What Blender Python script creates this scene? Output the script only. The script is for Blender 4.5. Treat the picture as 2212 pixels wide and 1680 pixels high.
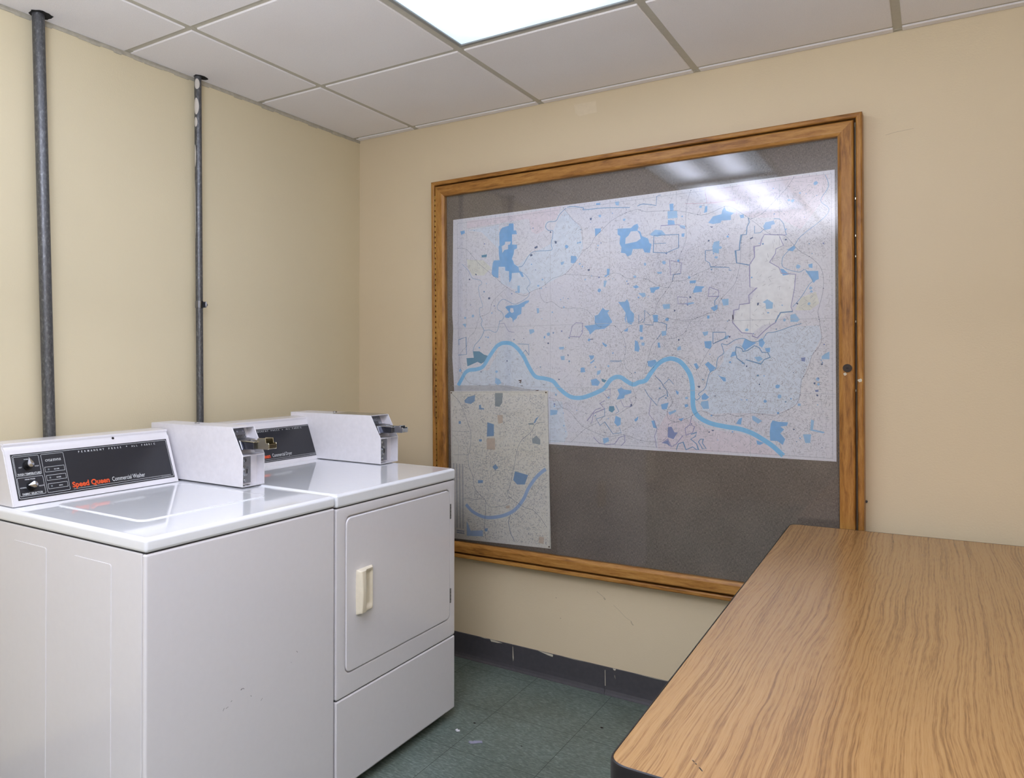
import bpy, bmesh, math, random
from mathutils import Vector, Matrix, noise
from mathutils.geometry import delaunay_2d_cdt
random.seed(7)
C = bpy.context.scene.collection
for o in list(bpy.data.objects): bpy.data.objects.remove(o)

# ------------------------------------------------------------------ camera, light, exposure
CAMLOC = Vector((2.2491, -2.8284, 1.2803))
YAW, PITCH, ROLL = 0.59717, 0.006157, 0.001538
cy, sy = math.cos(YAW), math.sin(YAW); cp, sp = math.cos(PITCH), math.sin(PITCH)
fwd = Vector((-sy*cp, cy*cp, sp)); r0 = Vector((cy, sy, 0)); u0 = r0.cross(fwd)
rt = math.cos(ROLL)*r0 + math.sin(ROLL)*u0; up = -math.sin(ROLL)*r0 + math.cos(ROLL)*u0
cam = bpy.data.cameras.new('camera'); camo = bpy.data.objects.new('camera', cam); C.objects.link(camo)
M4 = Matrix((( rt.x, up.x, -fwd.x, CAMLOC.x), (rt.y, up.y, -fwd.y, CAMLOC.y), (rt.z, up.z, -fwd.z, CAMLOC.z), (0,0,0,1)))
camo.matrix_world = M4
cam.sensor_fit = 'HORIZONTAL'; cam.sensor_width = 36; cam.lens = 1642.81/2212*36
cam.shift_x = 207.02/2212; cam.shift_y = -75.07/2212; cam.clip_start = .02
bpy.context.scene.camera = camo
sc = bpy.context.scene
sc.view_settings.view_transform = 'Standard'; sc.view_settings.look = 'None'
sc.view_settings.gamma = 1; sc.view_settings.use_curve_mapping = False
sc.view_settings.exposure = 0.31
W = bpy.data.worlds.new('world'); sc.world = W; W.use_nodes = True
W.node_tree.nodes['Background'].inputs[0].default_value = (.8,.85,1,1)
W.node_tree.nodes['Background'].inputs[1].default_value = .05
H = 2.3167            # ceiling grid height
CORE, EDGE = 5.8, .70  # radiance of the light diffusers over the tubes / at their rims

def area(name, loc, rot, sx, sy, power, col):
    l = bpy.data.lights.new(name, 'AREA'); l.shape = 'RECTANGLE'; l.size = sx; l.size_y = sy; l.energy = power; l.color = col
    o = bpy.data.objects.new(name, l); C.objects.link(o); o.location = loc; o.rotation_euler = rot; return o
area('rear_fill', (2.6, -4.62, 1.45), (math.radians(90), 0, 0), 1.5, 1.3, 4, (.78, .84, 1.0))  # added fill light behind the camera; the rear wall has no window
area('bounce_fill', (1.95, -3.25, 1.45), (math.radians(180), 0, 0), .9, .9, 100, (.79, .84, 1.0))  # added upward fill to brighten the ceiling, not a fitting of the room

# ------------------------------------------------------------------ materials
def s2l(c):
    return tuple((x/12.92 if x <= .04045 else ((x+.055)/1.055)**2.4) for x in [v/255 for v in c]) + (1,)
class NT:
    def __init__(s, name):
        s.m = bpy.data.materials.new(name); s.m.use_nodes = True; s.t = s.m.node_tree
        s.b = s.t.nodes['Principled BSDF']; s.out = s.t.nodes['Material Output']
    def n(s, typ, **kw):
        nd = s.t.nodes.new(typ)
        for k, v in kw.items():
            if hasattr(nd, k): setattr(nd, k, v)
            else: nd.inputs[k.replace('_', ' ')].default_value = v
        return nd
    def l(s, a, b): s.t.links.new(a, b)
    def coords(s, scale=(1,1,1), rot=(0,0,0), loc=(0,0,0)):
        g = s.n('ShaderNodeNewGeometry'); mp = s.n('ShaderNodeMapping')
        mp.inputs['Scale'].default_value = scale; mp.inputs['Rotation'].default_value = rot; mp.inputs['Location'].default_value = loc
        s.l(g.outputs['Position'], mp.inputs['Vector']); return mp.outputs[0]
    def noise(s, vec, scale, detail=2, rough=.5, dist=0):
        nd = s.n('ShaderNodeTexNoise'); nd.inputs['Scale'].default_value = scale; nd.inputs['Detail'].default_value = detail
        nd.inputs['Roughness'].default_value = rough; nd.inputs['Distortion'].default_value = dist; s.l(vec, nd.inputs['Vector']); return nd.outputs['Fac']
    def ramp(s, fac, stops):
        r = s.n('ShaderNodeValToRGB'); e = r.color_ramp.elements
        while len(e) < len(stops): e.new(.5)
        for q, (p, c) in zip(e, stops): q.position = p; q.color = c
        s.l(fac, r.inputs[0]); return r.outputs[0]
    def mix(s, f, a, b, typ='MIX'):
        m = s.n('ShaderNodeMix', data_type='RGBA', blend_type=typ)
        for i, v in ((0, f), (6, a), (7, b)):
            if hasattr(v, 'is_linked') or isinstance(v, bpy.types.NodeSocket): s.l(v, m.inputs[i])
            else: m.inputs[i].default_value = v
        return m.outputs[2]
    def math(s, op, a, b=0.0, c=0.0):
        m = s.n('ShaderNodeMath', operation=op)
        for i, v in enumerate((a, b, c)):
            if isinstance(v, bpy.types.NodeSocket): s.l(v, m.inputs[i])
            else: m.inputs[i].default_value = v
        return m.outputs[0]
    def bump(s, h, strength, dist):
        b = s.n('ShaderNodeBump'); b.inputs['Strength'].default_value = strength; b.inputs['Distance'].default_value = dist
        s.l(h, b.inputs['Height']); s.l(b.outputs[0], s.b.inputs['Normal'])
    def set(s, col=None, rough=None, metal=None, spec=None, coat=None, coatr=None):
        if col is not None:
            if isinstance(col, bpy.types.NodeSocket): s.l(col, s.b.inputs['Base Color'])
            else: s.b.inputs['Base Color'].default_value = col
        if rough is not None: s.b.inputs['Roughness'].default_value = rough
        if metal is not None: s.b.inputs['Metallic'].default_value = metal
        if spec is not None: s.b.inputs['Specular IOR Level'].default_value = spec
        if coat is not None: s.b.inputs['Coat Weight'].default_value = coat
        if coatr is not None: s.b.inputs['Coat Roughness'].default_value = coatr
        return s.m
def flat(name, rgb, rough=.5, metal=0, spec=.5, coat=None, bump=None, var=.03):
    t = NT(name); v = t.coords(); c = s2l(rgb)
    n = t.noise(v, 60, 3); dk = tuple(x*(1-var) for x in c[:3])+(1,); lt = tuple(min(1, x*(1+var)) for x in c[:3])+(1,)
    t.set(t.ramp(n, [(.3, dk), (.7, lt)]), rough, metal, spec, coat)
    if bump: t.bump(t.noise(v, bump[0], 3), bump[1], bump[2])
    return t.m

def wall_mat(name, rgb):
    t = NT(name); v = t.coords(); c = s2l(rgb)
    a = tuple(x*.97 for x in c[:3])+(1,); b = tuple(x*1.02 for x in c[:3])+(1,)
    col = t.ramp(t.noise(v, 1.3, 3), [(.3, a), (.7, b)])
    # faint speckles of dirt
    sp_ = t.ramp(t.noise(v, 9, 6, .75), [(.74, (1,1,1,1)), (.80, (.9,.88,.84,1))])
    t.set(t.mix(1.0, col, sp_, 'MULTIPLY'), .48, spec=.35)
    h = t.math('ADD', t.math('MULTIPLY', t.noise(v, 190, 2), 1.0), t.math('MULTIPLY', t.noise(v, 26, 2), .8))
    t.bump(h, .35, .0009); return t.m
M = {}
M['wall'] = wall_mat('cream_wall_paint_cool_lit', (222, 210, 178))  # left wall copy of the cream, its cooler light mixed into the colour
M['wallfar'] = wall_mat('cream_wall_paint_far', (221, 204, 172))  # same cream paint without the cooler light tint of the left wall
M['wallrear'] = wall_mat('rear_wall_darkened', (160, 150, 128))  # unseen rear wall, colour darkened to throw back less light
M['patch'] = flat('touch_up_paint', (225, 209, 180), .5)
def ceil_mat():
    t = NT('mineral_fibre_tile'); v = t.coords(); c = s2l((243, 239, 238))
    n = t.noise(v, 420, 4, .7)
    col = t.ramp(n, [(.30, tuple(x*.86 for x in c[:3])+(1,)), (.48, c)])
    n2 = t.ramp(t.noise(v, 1.7, 2), [(.35, (.97,.955,.94,1)), (.65, (1,1,1,1))])
    t.set(t.mix(1.0, col, n2, 'MULTIPLY'), .9, spec=.1); t.bump(n, .6, .0012); return t.m
M['tile'] = ceil_mat()
M['grid'] = flat('ceiling_grid_paint', (190, 184, 168), .5)
M['angle'] = flat('wall_angle_paint', (182, 176, 160), .5, var=.12)
M['dark'] = flat('dark_gap', (26, 24, 22), .9)
def floor_mat():
    t = NT('green_vinyl_tile'); v = t.coords()
    s = t.coords(scale=(1.0, 3.2, 1), rot=(0,0,.5))
    col = t.ramp(t.noise(s, 55, 5, .65, .6), [(.28, s2l((80,92,86))), (.5, s2l((106,119,112))), (.66, s2l((136,149,141))), (.78, s2l((176,184,175)))])
    dirt = t.ramp(t.noise(v, 3.5, 5, .6), [(.3, (.78,.76,.72,1)), (.62, (1,1,1,1))])
    col = t.mix(1.0, col, dirt, 'MULTIPLY')
    sx = t.n('ShaderNodeSeparateXYZ'); t.l(v, sx.inputs[0])
    def seam(o, off):
        f = t.math('MULTIPLY', t.math('ADD', o, off), 1/.3048)
        fr = t.math('ABSOLUTE', t.math('SUBTRACT', t.math('FRACT', f), .5))
        return t.math('GREATER_THAN', fr, .5-.0032)
    m = t.math('MAXIMUM', seam(sx.outputs[0], -.9313+3.048), seam(sx.outputs[1], .3786+3.048*2))
    col = t.mix(m, col, s2l((46,56,50)))
    t.set(col, .38, spec=.4); t.bump(t.noise(v, 90, 3), .15, .0006); return t.m
M['floor'] = floor_mat()
M['base'] = flat('charcoal_vinyl_base', (74, 72, 76), .42, var=.08)
M['chip'] = flat('chipped_paint', (206, 198, 178), .8)
M['white'] = flat('white_enamel', (228, 226, 230), .30, spec=.5, coat=.5, var=.008)
M['white'].node_tree.nodes['Principled BSDF'].inputs['Coat Roughness'].default_value = .06
M['deck'] = flat('white_porcelain_deck', (241, 244, 249), .07, spec=.5, coat=.8, var=.008)
M['deck'].node_tree.nodes['Principled BSDF'].inputs['Coat Roughness'].default_value = .02
M['deck'].node_tree.nodes['Principled BSDF'].inputs['Coat IOR'].default_value = 1.45
M['coin'] = flat('white_powder_coat', (230, 228, 233), .38, coat=.2, bump=(350, .2, .0004))
M['label'] = flat('black_label', (38, 39, 45), .32, bump=(500, .15, .0003))
M['ink'] = flat('white_ink', (206, 210, 212), .5)
M['orange'] = flat('orange_ink', (222, 84, 36), .5)
M['pale_metal'] = flat('pale_window', (120, 128, 130), .4)
M['chrome'] = flat('chrome', (205, 208, 214), .16, 1)
M['steel'] = flat('stamped_steel', (168, 170, 176), .32, 1)
M['hinge'] = flat('grey_hinge_steel', (128,128,130), .4, .5)
M['nickel'] = flat('nickel_plate', (196, 190, 170), .2, 1)
M['darksteel'] = flat('dark_steel', (88, 90, 100), .25, .9)
M['knob'] = flat('black_knob', (20, 20, 22), .3)
M['cream'] = flat('cream_plastic', (232, 222, 200), .4, spec=.45)
M['gap_shade'] = flat('shadow_gap', (60, 60, 62), .8)  # dark grey for strips that stand for the shade inside panel gaps
def galv():
    t = NT('galvanised_steel'); v = t.coords(scale=(1,1,.5))
    c = t.ramp(t.noise(v, 160, 4, .6), [(.3, s2l((88,90,94))), (.55, s2l((106,108,112))), (.75, s2l((144,146,150)))])
    t.set(c, .42, .75); t.bump(t.noise(v, 300, 2), .2, .0004); return t.m
M['galv'] = galv()
def oak(name, axis, dark=(120,78,32), mid=(164,112,50), light=(188,138,70)):
    sc_ = {'x': (1.2, 9, 9), 'y': (9, 1.2, 9), 'z': (9, 9, 1.2)}[axis]
    t = NT(name); v = t.coords(scale=sc_)
    n = t.noise(v, 9, 5, .62, .5); big = t.noise(t.coords(scale=tuple(q*.25 for q in sc_)), 6, 2, .5, 1.2)
    w = t.math('ADD', t.math('MULTIPLY', n, .6), t.math('MULTIPLY', big, .4))
    col = t.ramp(w, [(.36, s2l(dark)), (.47, s2l(mid)), (.62, s2l(light))])
    fine = t.ramp(t.noise(t.coords(scale=tuple((q*7 if q > 2 else 5) for q in sc_)), 9, 2, .5), [(.35, (.84,.8,.76,1)), (.5, (1,1,1,1))])
    t.set(t.mix(1.0, col, fine, 'MULTIPLY'), .42, spec=.4); t.bump(n, .2, .0005); return t.m
M['oakx'] = oak('honey_oak_horizontal', 'x'); M['oakz'] = oak('honey_oak_vertical', 'z')
def fabric():
    t = NT('grey_woven_fabric'); v = t.coords()
    sx = t.n('ShaderNodeSeparateXYZ'); t.l(v, sx.inputs[0])
    a = t.noise(t.coords(scale=(900, 1, 110)), 1, 1); b = t.noise(t.coords(scale=(130, 1, 900)), 1, 1)
    w = t.math('ADD', t.math('MULTIPLY', a, .5), t.math('MULTIPLY', b, .5))
    big = t.noise(v, 2.2, 5, .65)
    f = t.math('ADD', t.math('MULTIPLY', w, .75), t.math('MULTIPLY', big, .25))
    col = t.ramp(f, [(.38, s2l((100,90,83))), (.5, s2l((129,117,108))), (.62, s2l((158,145,134)))])
    t.set(col, .95, spec=.1); t.bump(w, .5, .0008); return t.m
M['fabric'] = fabric()
def laminate():
    t = NT('oak_laminate'); g = t.coords()
    low = t.n('ShaderNodeTexNoise'); low.inputs['Scale'].default_value = 1.0; low.inputs['Detail'].default_value = 3; low.inputs['Roughness'].default_value = .55
    t.l(t.coords(scale=(2.4, 1.1, 1)), low.inputs['Vector'])
    mid = t.n('ShaderNodeTexNoise'); mid.inputs['Scale'].default_value = 1.0; mid.inputs['Detail'].default_value = 2
    t.l(t.coords(scale=(11, 4, 1)), mid.inputs['Vector'])
    sx = t.n('ShaderNodeSeparateXYZ'); t.l(g, sx.inputs[0])
    u = t.math('ADD', t.math('MULTIPLY', sx.outputs[0], 235), t.math('ADD', t.math('MULTIPLY', low.outputs['Fac'], 15), t.math('MULTIPLY', mid.outputs['Fac'], 2.6)))
    cx = t.n('ShaderNodeCombineXYZ'); t.l(u, cx.inputs[0]); t.l(t.math('MULTIPLY', sx.outputs[1], 1.5), cx.inputs[1])
    lines = t.noise(cx.outputs[0], 1.0, 4, .62)
    cx2 = t.n('ShaderNodeCombineXYZ'); t.l(t.math('MULTIPLY', u, 2.6), cx2.inputs[0]); t.l(t.math('MULTIPLY', sx.outputs[1], 22), cx2.inputs[1])
    fine = t.noise(cx2.outputs[0], 1.0, 3, .6)
    f = t.math('ADD', t.math('MULTIPLY', lines, .68), t.math('MULTIPLY', fine, .32))
    col = t.ramp(f, [(.34, s2l((122,88,53))), (.43, s2l((146,110,68))), (.51, s2l((168,130,82))), (.68, s2l((180,143,94)))])
    broad = t.ramp(t.noise(t.coords(scale=(2.2, .7, 1)), 1.6, 2), [(.3, (.95,.93,.93,1)), (.7, (1.0,1.0,1.0,1))])
    t.set(t.mix(1.0, col, broad, 'MULTIPLY'), .27, spec=.5); t.bump(fine, .08, .0004); return t.m
M['laminate'] = laminate()
M['rubber'] = flat('black_edge_moulding', (30, 27, 30), .38)
M['brownmetal'] = flat('brown_table_metal', (52, 46, 44), .4, .3)
def paper_mat(name, rgb, speck):
    t = NT(name); v = t.coords(); c = s2l(rgb)
    n = t.noise(v, 160, 4, .7)
    col = t.ramp(n, [(.40, s2l(speck)), (.56, c)])
    n2 = t.ramp(t.noise(v, 3.0, 3), [(.3, (.96,.96,1,1)), (.7, (1,.99,.97,1))])
    t.set(t.mix(1.0, col, n2, 'MULTIPLY'), .55, spec=.35); return t.m
M['paper'] = paper_mat('map_paper', (244, 242, 248), (236, 233, 240))
M['paper2'] = paper_mat('laminated_paper', (247, 242, 232), (236, 230, 219))
ink = lambda n, c, r=.5: flat(n, c, r, var=.05)
MAPM = dict(park=ink('park_blue',(144,194,240)), light=ink('park_light_blue',(168,208,242)), teal=ink('park_teal',(104,158,190)), dark=ink('map_dark_blue',(104,120,158)),
    violet=ink('map_violet',(148,160,206)), hole=M['paper'], white=ink('unbuilt_white',(250,248,250)), pink=ink('county_pink',(242,230,238)), tint=ink('county_blue_tint',(232,238,250)),
    yellow=ink('village_yellow',(238,236,228)), stain=ink('brown_stain',(84,60,62)), smudge=ink('grey_smudge',(206,206,212)), river=ink('river_blue',(146,210,252)),
    road=ink('highway_ink',(92,98,128)), creek=ink('creek_blue',(134,176,214)), outline=ink('boundary_blue',(132,168,206)), purple=ink('boundary_purple',(176,170,206)),
    frame=ink('map_frame_line',(170,172,182)), pinkroad=ink('pink_road',(222,176,190)), ltline=ink('pale_line',(196,198,206)), street=ink('street_ink',(182,178,186)), fold_shade=ink('fold_shade_line',(206,206,214)),
    mriver=ink('poster_river',(172,196,228)), mpark=ink('poster_park',(138,170,206)), mgrey=ink('poster_grey_park',(160,168,172)), mpeach=ink('poster_peach',(220,200,182)),
    mroad=ink('poster_highway',(112,120,138)), mcreek=ink('poster_creek',(140,150,170)), mstreet=ink('poster_street',(134,136,148)), mline=ink('poster_fine_line',(170,170,172)))
def glass_mat():
    t = NT('thin_glazing'); t.t.nodes.remove(t.b)
    fr = t.n('ShaderNodeFresnel'); fr.inputs[0].default_value = 1.5
    tr = t.n('ShaderNodeBsdfTransparent'); tr.inputs[0].default_value = (.995,1.0,.998,1)
    gl = t.n('ShaderNodeBsdfGlossy'); gl.inputs['Roughness'].default_value = .045
    mx = t.n('ShaderNodeMixShader'); t.l(fr.outputs[0], mx.inputs[0]); t.l(tr.outputs[0], mx.inputs[1]); t.l(gl.outputs[0], mx.inputs[2])
    t.l(mx.outputs[0], t.out.inputs[0]); return t.m
M['glass'] = glass_mat()
def diffuser_mat(x0, x1, y0, y1, k):
    # prismatic diffuser: two bright tube pairs run along y and the light falls off to the rims
    t = NT('lamp_diffuser'); sx = t.n('ShaderNodeSeparateXYZ'); t.l(t.coords(), sx.inputs[0])
    u = t.math('DIVIDE', t.math('SUBTRACT', sx.outputs[0], x0), x1-x0); w = t.math('DIVIDE', t.math('SUBTRACT', sx.outputs[1], y0), y1-y0)
    def g(a, c, s): 
        d = t.math('DIVIDE', t.math('SUBTRACT', a, c), s); return t.math('EXPONENT', t.math('MULTIPLY', t.math('MULTIPLY', d, d), -1.0))
    tubes = t.math('ADD', g(u, .30, .13), g(u, .70, .13))
    e = t.n('ShaderNodeMapRange'); e.interpolation_type = 'SMOOTHSTEP'
    t.l(t.math('ABSOLUTE', t.math('SUBTRACT', w, .5)), e.inputs[0]); e.inputs[1].default_value = .5; e.inputs[2].default_value = .33
    f = t.math('MULTIPLY', t.math('MULTIPLY', tubes, e.outputs[0]), CORE*k)
    st = t.math('ADD', f, EDGE)
    hot = t.n('ShaderNodeMapRange'); t.l(f, hot.inputs[0]); hot.inputs[1].default_value = 0; hot.inputs[2].default_value = 2.5
    col = t.mix(hot.outputs[0], (.62,.80,1.0,1), (.86,.93,1.16,1))
    t.set((.8,.85,.9,1), .4)
    t.l(col, t.b.inputs['Emission Color']); t.l(st, t.b.inputs['Emission Strength']); return t.m

# ------------------------------------------------------------------ object helpers
def wloc(p):
    v = Vector((0,0,0))
    while p is not None: v += p.location; p = p.parent
    return v
def obj(name, bm, mats, parent=None, origin=None, smooth=None, label=None):
    if not isinstance(mats, (list, tuple)): mats = [mats]
    base = wloc(parent); 
    cs = [v.co for v in bm.verts]
    if origin is None:
        mn = [min(c[i] for c in cs) for i in range(3)]; mx = [max(c[i] for c in cs) for i in range(3)]
        origin = Vector(((mn[0]+mx[0])/2, (mn[1]+mx[1])/2, mn[2]))
    origin = Vector(origin)
    for v in bm.verts: v.co -= origin
    me = bpy.data.meshes.new(name); bm.to_mesh(me); bm.free()
    for m in mats: me.materials.append(m)
    o = bpy.data.objects.new(name, me); C.objects.link(o); o.parent = parent; o.location = origin-base
    if smooth is not None:
        me.polygons.foreach_set('use_smooth', [True]*len(me.polygons)); 
        try: me.set_sharp_from_angle(angle=math.radians(smooth))
        except Exception: pass
        wn = o.modifiers.new('even_shading', 'WEIGHTED_NORMAL'); wn.keep_sharp = True; wn.weight = 80
    if label: o['label'] = label
    return o
def thing(name, label, cat, loc, group=None):
    o = bpy.data.objects.new(name, None); C.objects.link(o); o.location = loc; o.empty_display_size = .05
    return tag(o, label, cat, group)
def tag(o, label, cat, group=None):
    o['label'] = label; o['category'] = cat
    if group: o['group'] = group
    return o
def struct(name, bm, m, smooth=None):
    o = obj(name, bm, m, smooth=smooth); o['kind'] = 'structure'; return o
def NB(): return bmesh.new()
def box(bm, x0, x1, y0, y1, z0, z1, bev=0, seg=2, mi=0):
    t = bmesh.new()
    vs = [t.verts.new(c) for c in ((x0,y0,z0),(x1,y0,z0),(x1,y1,z0),(x0,y1,z0),(x0,y0,z1),(x1,y0,z1),(x1,y1,z1),(x0,y1,z1))]
    for f in ((3,2,1,0),(4,5,6,7),(0,1,5,4),(1,2,6,5),(2,3,7,6),(3,0,4,7)): t.faces.new([vs[i] for i in f])
    if bev: bmesh.ops.bevel(t, geom=list(t.edges), offset=bev, segments=seg, profile=.5, affect='EDGES')
    merge(bm, t, mi)
def merge(bm, t, mi=0):
    mp = {v: bm.verts.new(v.co) for v in t.verts}
    for f in t.faces:
        try: g = bm.faces.new([mp[v] for v in f.verts]); g.material_index = mi if mi else f.material_index; g.smooth = f.smooth
        except ValueError: pass
    t.free()
def prism(bm, pts, axis, a0, a1, bev=0, seg=2, mi=0):
    """closed outline pts (2-D) extruded along axis between a0 and a1"""
    t = bmesh.new()
    def P(p, a): return {'x': (a, p[0], p[1]), 'y': (p[0], a, p[1]), 'z': (p[0], p[1], a)}[axis]
    A = [t.verts.new(P(p, a0)) for p in pts]; B = [t.verts.new(P(p, a1)) for p in pts]; n = len(pts)
    t.faces.new(A); t.faces.new(B[::-1])
    for i in range(n): t.faces.new((A[i], B[i], B[(i+1) % n], A[(i+1) % n]))
    bmesh.ops.recalc_face_normals(t, faces=list(t.faces))
    if bev: bmesh.ops.bevel(t, geom=[e for e in t.edges if e.calc_face_angle(0) > .35], offset=bev, segments=seg, profile=.5, affect='EDGES')
    merge(bm, t, mi)
def cyl(bm, c, r, h, axis='z', n=24, r2=None, mi=0, bev=0):
    t = bmesh.new(); r2 = r if r2 is None else r2
    bmesh.ops.create_cone(t, cap_ends=True, segments=n, radius1=r, radius2=r2, depth=h)
    if bev: bmesh.ops.bevel(t, geom=[e for e in t.edges if e.calc_face_angle(0) > .8], offset=bev, segments=2, affect='EDGES')
    if isinstance(axis, str):
        R = {'z': Matrix.Identity(3), 'x': Matrix.Rotation(math.pi/2, 3, 'Y'), 'y': Matrix.Rotation(-math.pi/2, 3, 'X')}[axis]
    else: R = Vector((0,0,1)).rotation_difference(Vector(axis)).to_matrix()
    for v in t.verts: v.co = R @ v.co + Vector(c)
    merge(bm, t, mi)
def rrect(x0, x1, y0, y1, r, n=6):
    pts = []
    for cx_, cy_, a in ((x1-r, y1-r, 0), (x0+r, y1-r, 90), (x0+r, y0+r, 180), (x1-r, y0+r, 270)):
        for i in range(n+1):
            t = math.radians(a+90*i/n); pts.append((cx_+r*math.cos(t), cy_+r*math.sin(t)))
    return pts
def poly_flat(bm, pts3, mi=0, nrm=None):
    t = bmesh.new(); vs = [t.verts.new(p) for p in pts3]; f = t.faces.new(vs); f.normal_update()
    bmesh.ops.triangulate(t, faces=[f], ngon_method='EAR_CLIP')
    if nrm is not None:
        for f in t.faces:
            f.normal_update()
            if f.normal.dot(nrm) < 0: f.normal_flip()
    merge(bm, t, mi)
def text_bm(bm, s, place, size, mi=0, bold=0.0, spacing=1.0, align='LEFT', width=None):
    """flat lettering turned into mesh; place(u, v) gives the 3-D point of a point on the surface"""
    cu = bpy.data.curves.new('lettering', 'FONT'); cu.body = s; cu.size = size; cu.offset = bold; cu.space_character = spacing
    cu.align_x = align; cu.fill_mode = 'FRONT'; cu.resolution_u = 3
    o = bpy.data.objects.new('lettering', cu); C.objects.link(o)
    bpy.context.view_layer.update()
    me = bpy.data.meshes.new_from_object(o.evaluated_get(bpy.context.evaluated_depsgraph_get()))
    xs = [v.co.x for v in me.vertices]
    k = 1.0
    if width and xs: k = width/(max(xs)-min(xs))
    x0 = min(xs) if align == 'LEFT' else 0
    mp = [bm.verts.new(place((v.co.x-x0)*k, v.co.y)) for v in me.vertices]
    for p in me.polygons:
        try: f = bm.faces.new([mp[i] for i in p.vertices]); f.material_index = mi
        except ValueError: pass
    bpy.data.objects.remove(o); bpy.data.curves.remove(cu); bpy.data.meshes.remove(me)

# ------------------------------------------------------------------ the room
XR, YB = 3.45, -4.70
bm = NB(); box(bm, -.06, XR+.06, YB-.06, .06, -.08, 0); struct('floor', bm, M['floor'])
bm = NB(); box(bm, -.12, 0, YB, 0, 0, H+.06); struct('wall_left', bm, M['wall'])
bm = NB(); box(bm, -.12, XR+.12, 0, .12, 0, H+.06)
poly_flat(bm, [(1.078,-.0004,2.285),(1.168,-.0004,2.283),(1.172,-.0004,2.238),(1.10,-.0004,2.236),(1.084,-.0004,2.25)], 1, Vector((0,-1,0)))
def scuff(bm, pts, w, y, mi):
    for k_, (a, b) in enumerate(zip(pts, pts[1:])):
        y -= .00008; d = Vector((b[0]-a[0], 0, b[1]-a[1])); n = Vector((-d.z, 0, d.x)).normalized()*w/2
        poly_flat(bm, [Vector((a[0],y,a[1]))+n, Vector((a[0],y,a[1]))-n, Vector((b[0],y,b[1]))-n, Vector((b[0],y,b[1]))+n], mi, Vector((0,-1,0)))
scuff(bm, [(1.172,.383),(1.190,.372),(1.199,.366)], .0018, -.0005, 2)
scuff(bm, [(1.200,.365),(1.206,.357)], .006, -.0010, 2)
scuff(bm, [(1.238,.343),(1.246,.337),(1.262,.325),(1.285,.305),(1.305,.296)], .0012, -.0005, 2)
scuff(bm, [(1.306,.295),(1.309,.287),(1.315,.281)], .004, -.0012, 2)
scuff(bm, [(2.125,1.992),(2.15,1.997),(2.20,2.001)], .0012, -.0005, 2)
scuff(bm, [(1.0,.33),(1.006,.328)], .003, -.0005, 2); scuff(bm, [(1.02,.252),(1.024,.25)], .004, -.0005, 2)
struct('wall_back', bm, [M['wallfar'], M['patch'], flat('wall_scuff', (188,172,144), .6)])
bm = NB(); box(bm, XR, XR+.12, YB, 0, 0, H+.06); struct('wall_right', bm, M['wallfar'])
bm = NB(); box(bm, -.12, XR+.12, YB-.12, YB, 0, H+.06); struct('wall_front', bm, M['wallrear'])

GX = [.3303+.6096*i for i in range(6)]; GY = [-.0432-.6096*j for j in range(8)]
GX = [g for g in GX if g < XR]; GY = [g for g in GY if g > YB]
cells_x = list(zip([0]+GX, GX+[XR])); cells_y = list(zip([0]+GY, GY+[YB]))
bm = NB(); box(bm, -.12, XR+.12, YB-.12, .12, H+.062, H+.12)
def lit(ix, jy):
    x0, x1 = cells_x[ix]; y0, y1 = cells_y[jy]; mx, my = (x0+x1)/2, (y0+y1)/2
    return .94 < mx < 1.55 and -3.09 < my < -.66
for ix, (x0, x1) in enumerate(cells_x):
    for jy, (y0, y1) in enumerate(cells_y):
        if lit(ix, jy): continue
        a, b, c, d = x0+.012, x1-.012, y1+.012, y0-.012
        if jy == 0: c, d = y1+.008, -.004
        if ix == 0: a = .004
        box(bm, a, b, c, d, H-.005, H+.02, .002, 1)
struct('ceiling', bm, M['tile'])
bm = NB()
for g in GX: box(bm, g-.012, g+.012, YB, 0, H-.0005, H+.010)
for g in GY: box(bm, 0, XR, g-.012 if g < -.1 else g-.008, g+.012 if g < -.1 else g+.008, H, H+.0095)
struct('trim_1', bm, M['grid'])
bm = NB()
rr = random.Random(3)
box(bm, 0, .021, YB, -.0, H-.0025, H+.004); box(bm, .021, XR, -.016, 0, H-.0025, H+.004)
box(bm, 0, .0022, YB, 0, H-.016, H-.002)
for k in range(26):      # ragged caulk under the wall angle
    y = -rr.uniform(.02, 1.9); l = rr.uniform(.02, .08); box(bm, .0, .0030+.00007*k, y-l, y, H-.016-rr.uniform(.001,.005), H-.0105+.00005*k, .0012, 1)
struct('trim_2', bm, M['angle'])
# cove base along the back wall
bm = NB(); prof = [(0,0),(-.016,0),(-.0155,.002),(-.009,.008),(-.0055,.018),(-.004,.035),(-.004,.1015),(-.0025,.1027),(0,.1027)]
cuts = [0.0, .8105, 1.2065, 2.42, XR]
for a, b in zip(cuts, cuts[1:]): prism(bm, prof, 'x', a+.0006, b-.0006)
def chipx(pts): poly_flat(bm, [(x, -.0045, z) for x, z in pts], 1, Vector((0,-1,0)))
chipx([(.706,.1035),(.728,.1035),(.765,.0995),(.742,.0955),(.712,.095)]); chipx([(.925,.1035),(.992,.1015),(.99,.092),(.968,.0945)])
chipx([(.812,.095),(.8135,.095),(.817,.05),(.815,.035),(.812,.05)]); chipx([(1.2055,.09),(1.2075,.09),(1.2085,.03),(1.206,.03)])
chipx([(1.237,.1035),(1.25,.1035),(1.246,.096),(1.239,.098)]); chipx([(1.243,.078),(1.2445,.078),(1.248,.064),(1.2455,.07)]); chipx([(1.47,.099),(1.482,.1035),(1.478,.099)])
chipx([(.66,.1035),(.70,.1035),(.68,.1015)]); chipx([(1.03,.1035),(1.14,.1035),(1.08,.1022)]); chipx([(1.32,.1035),(1.47,.1035),(1.40,.1018)])
struct('baseboard_back', bm, [M['base'], M['chip']])
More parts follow.
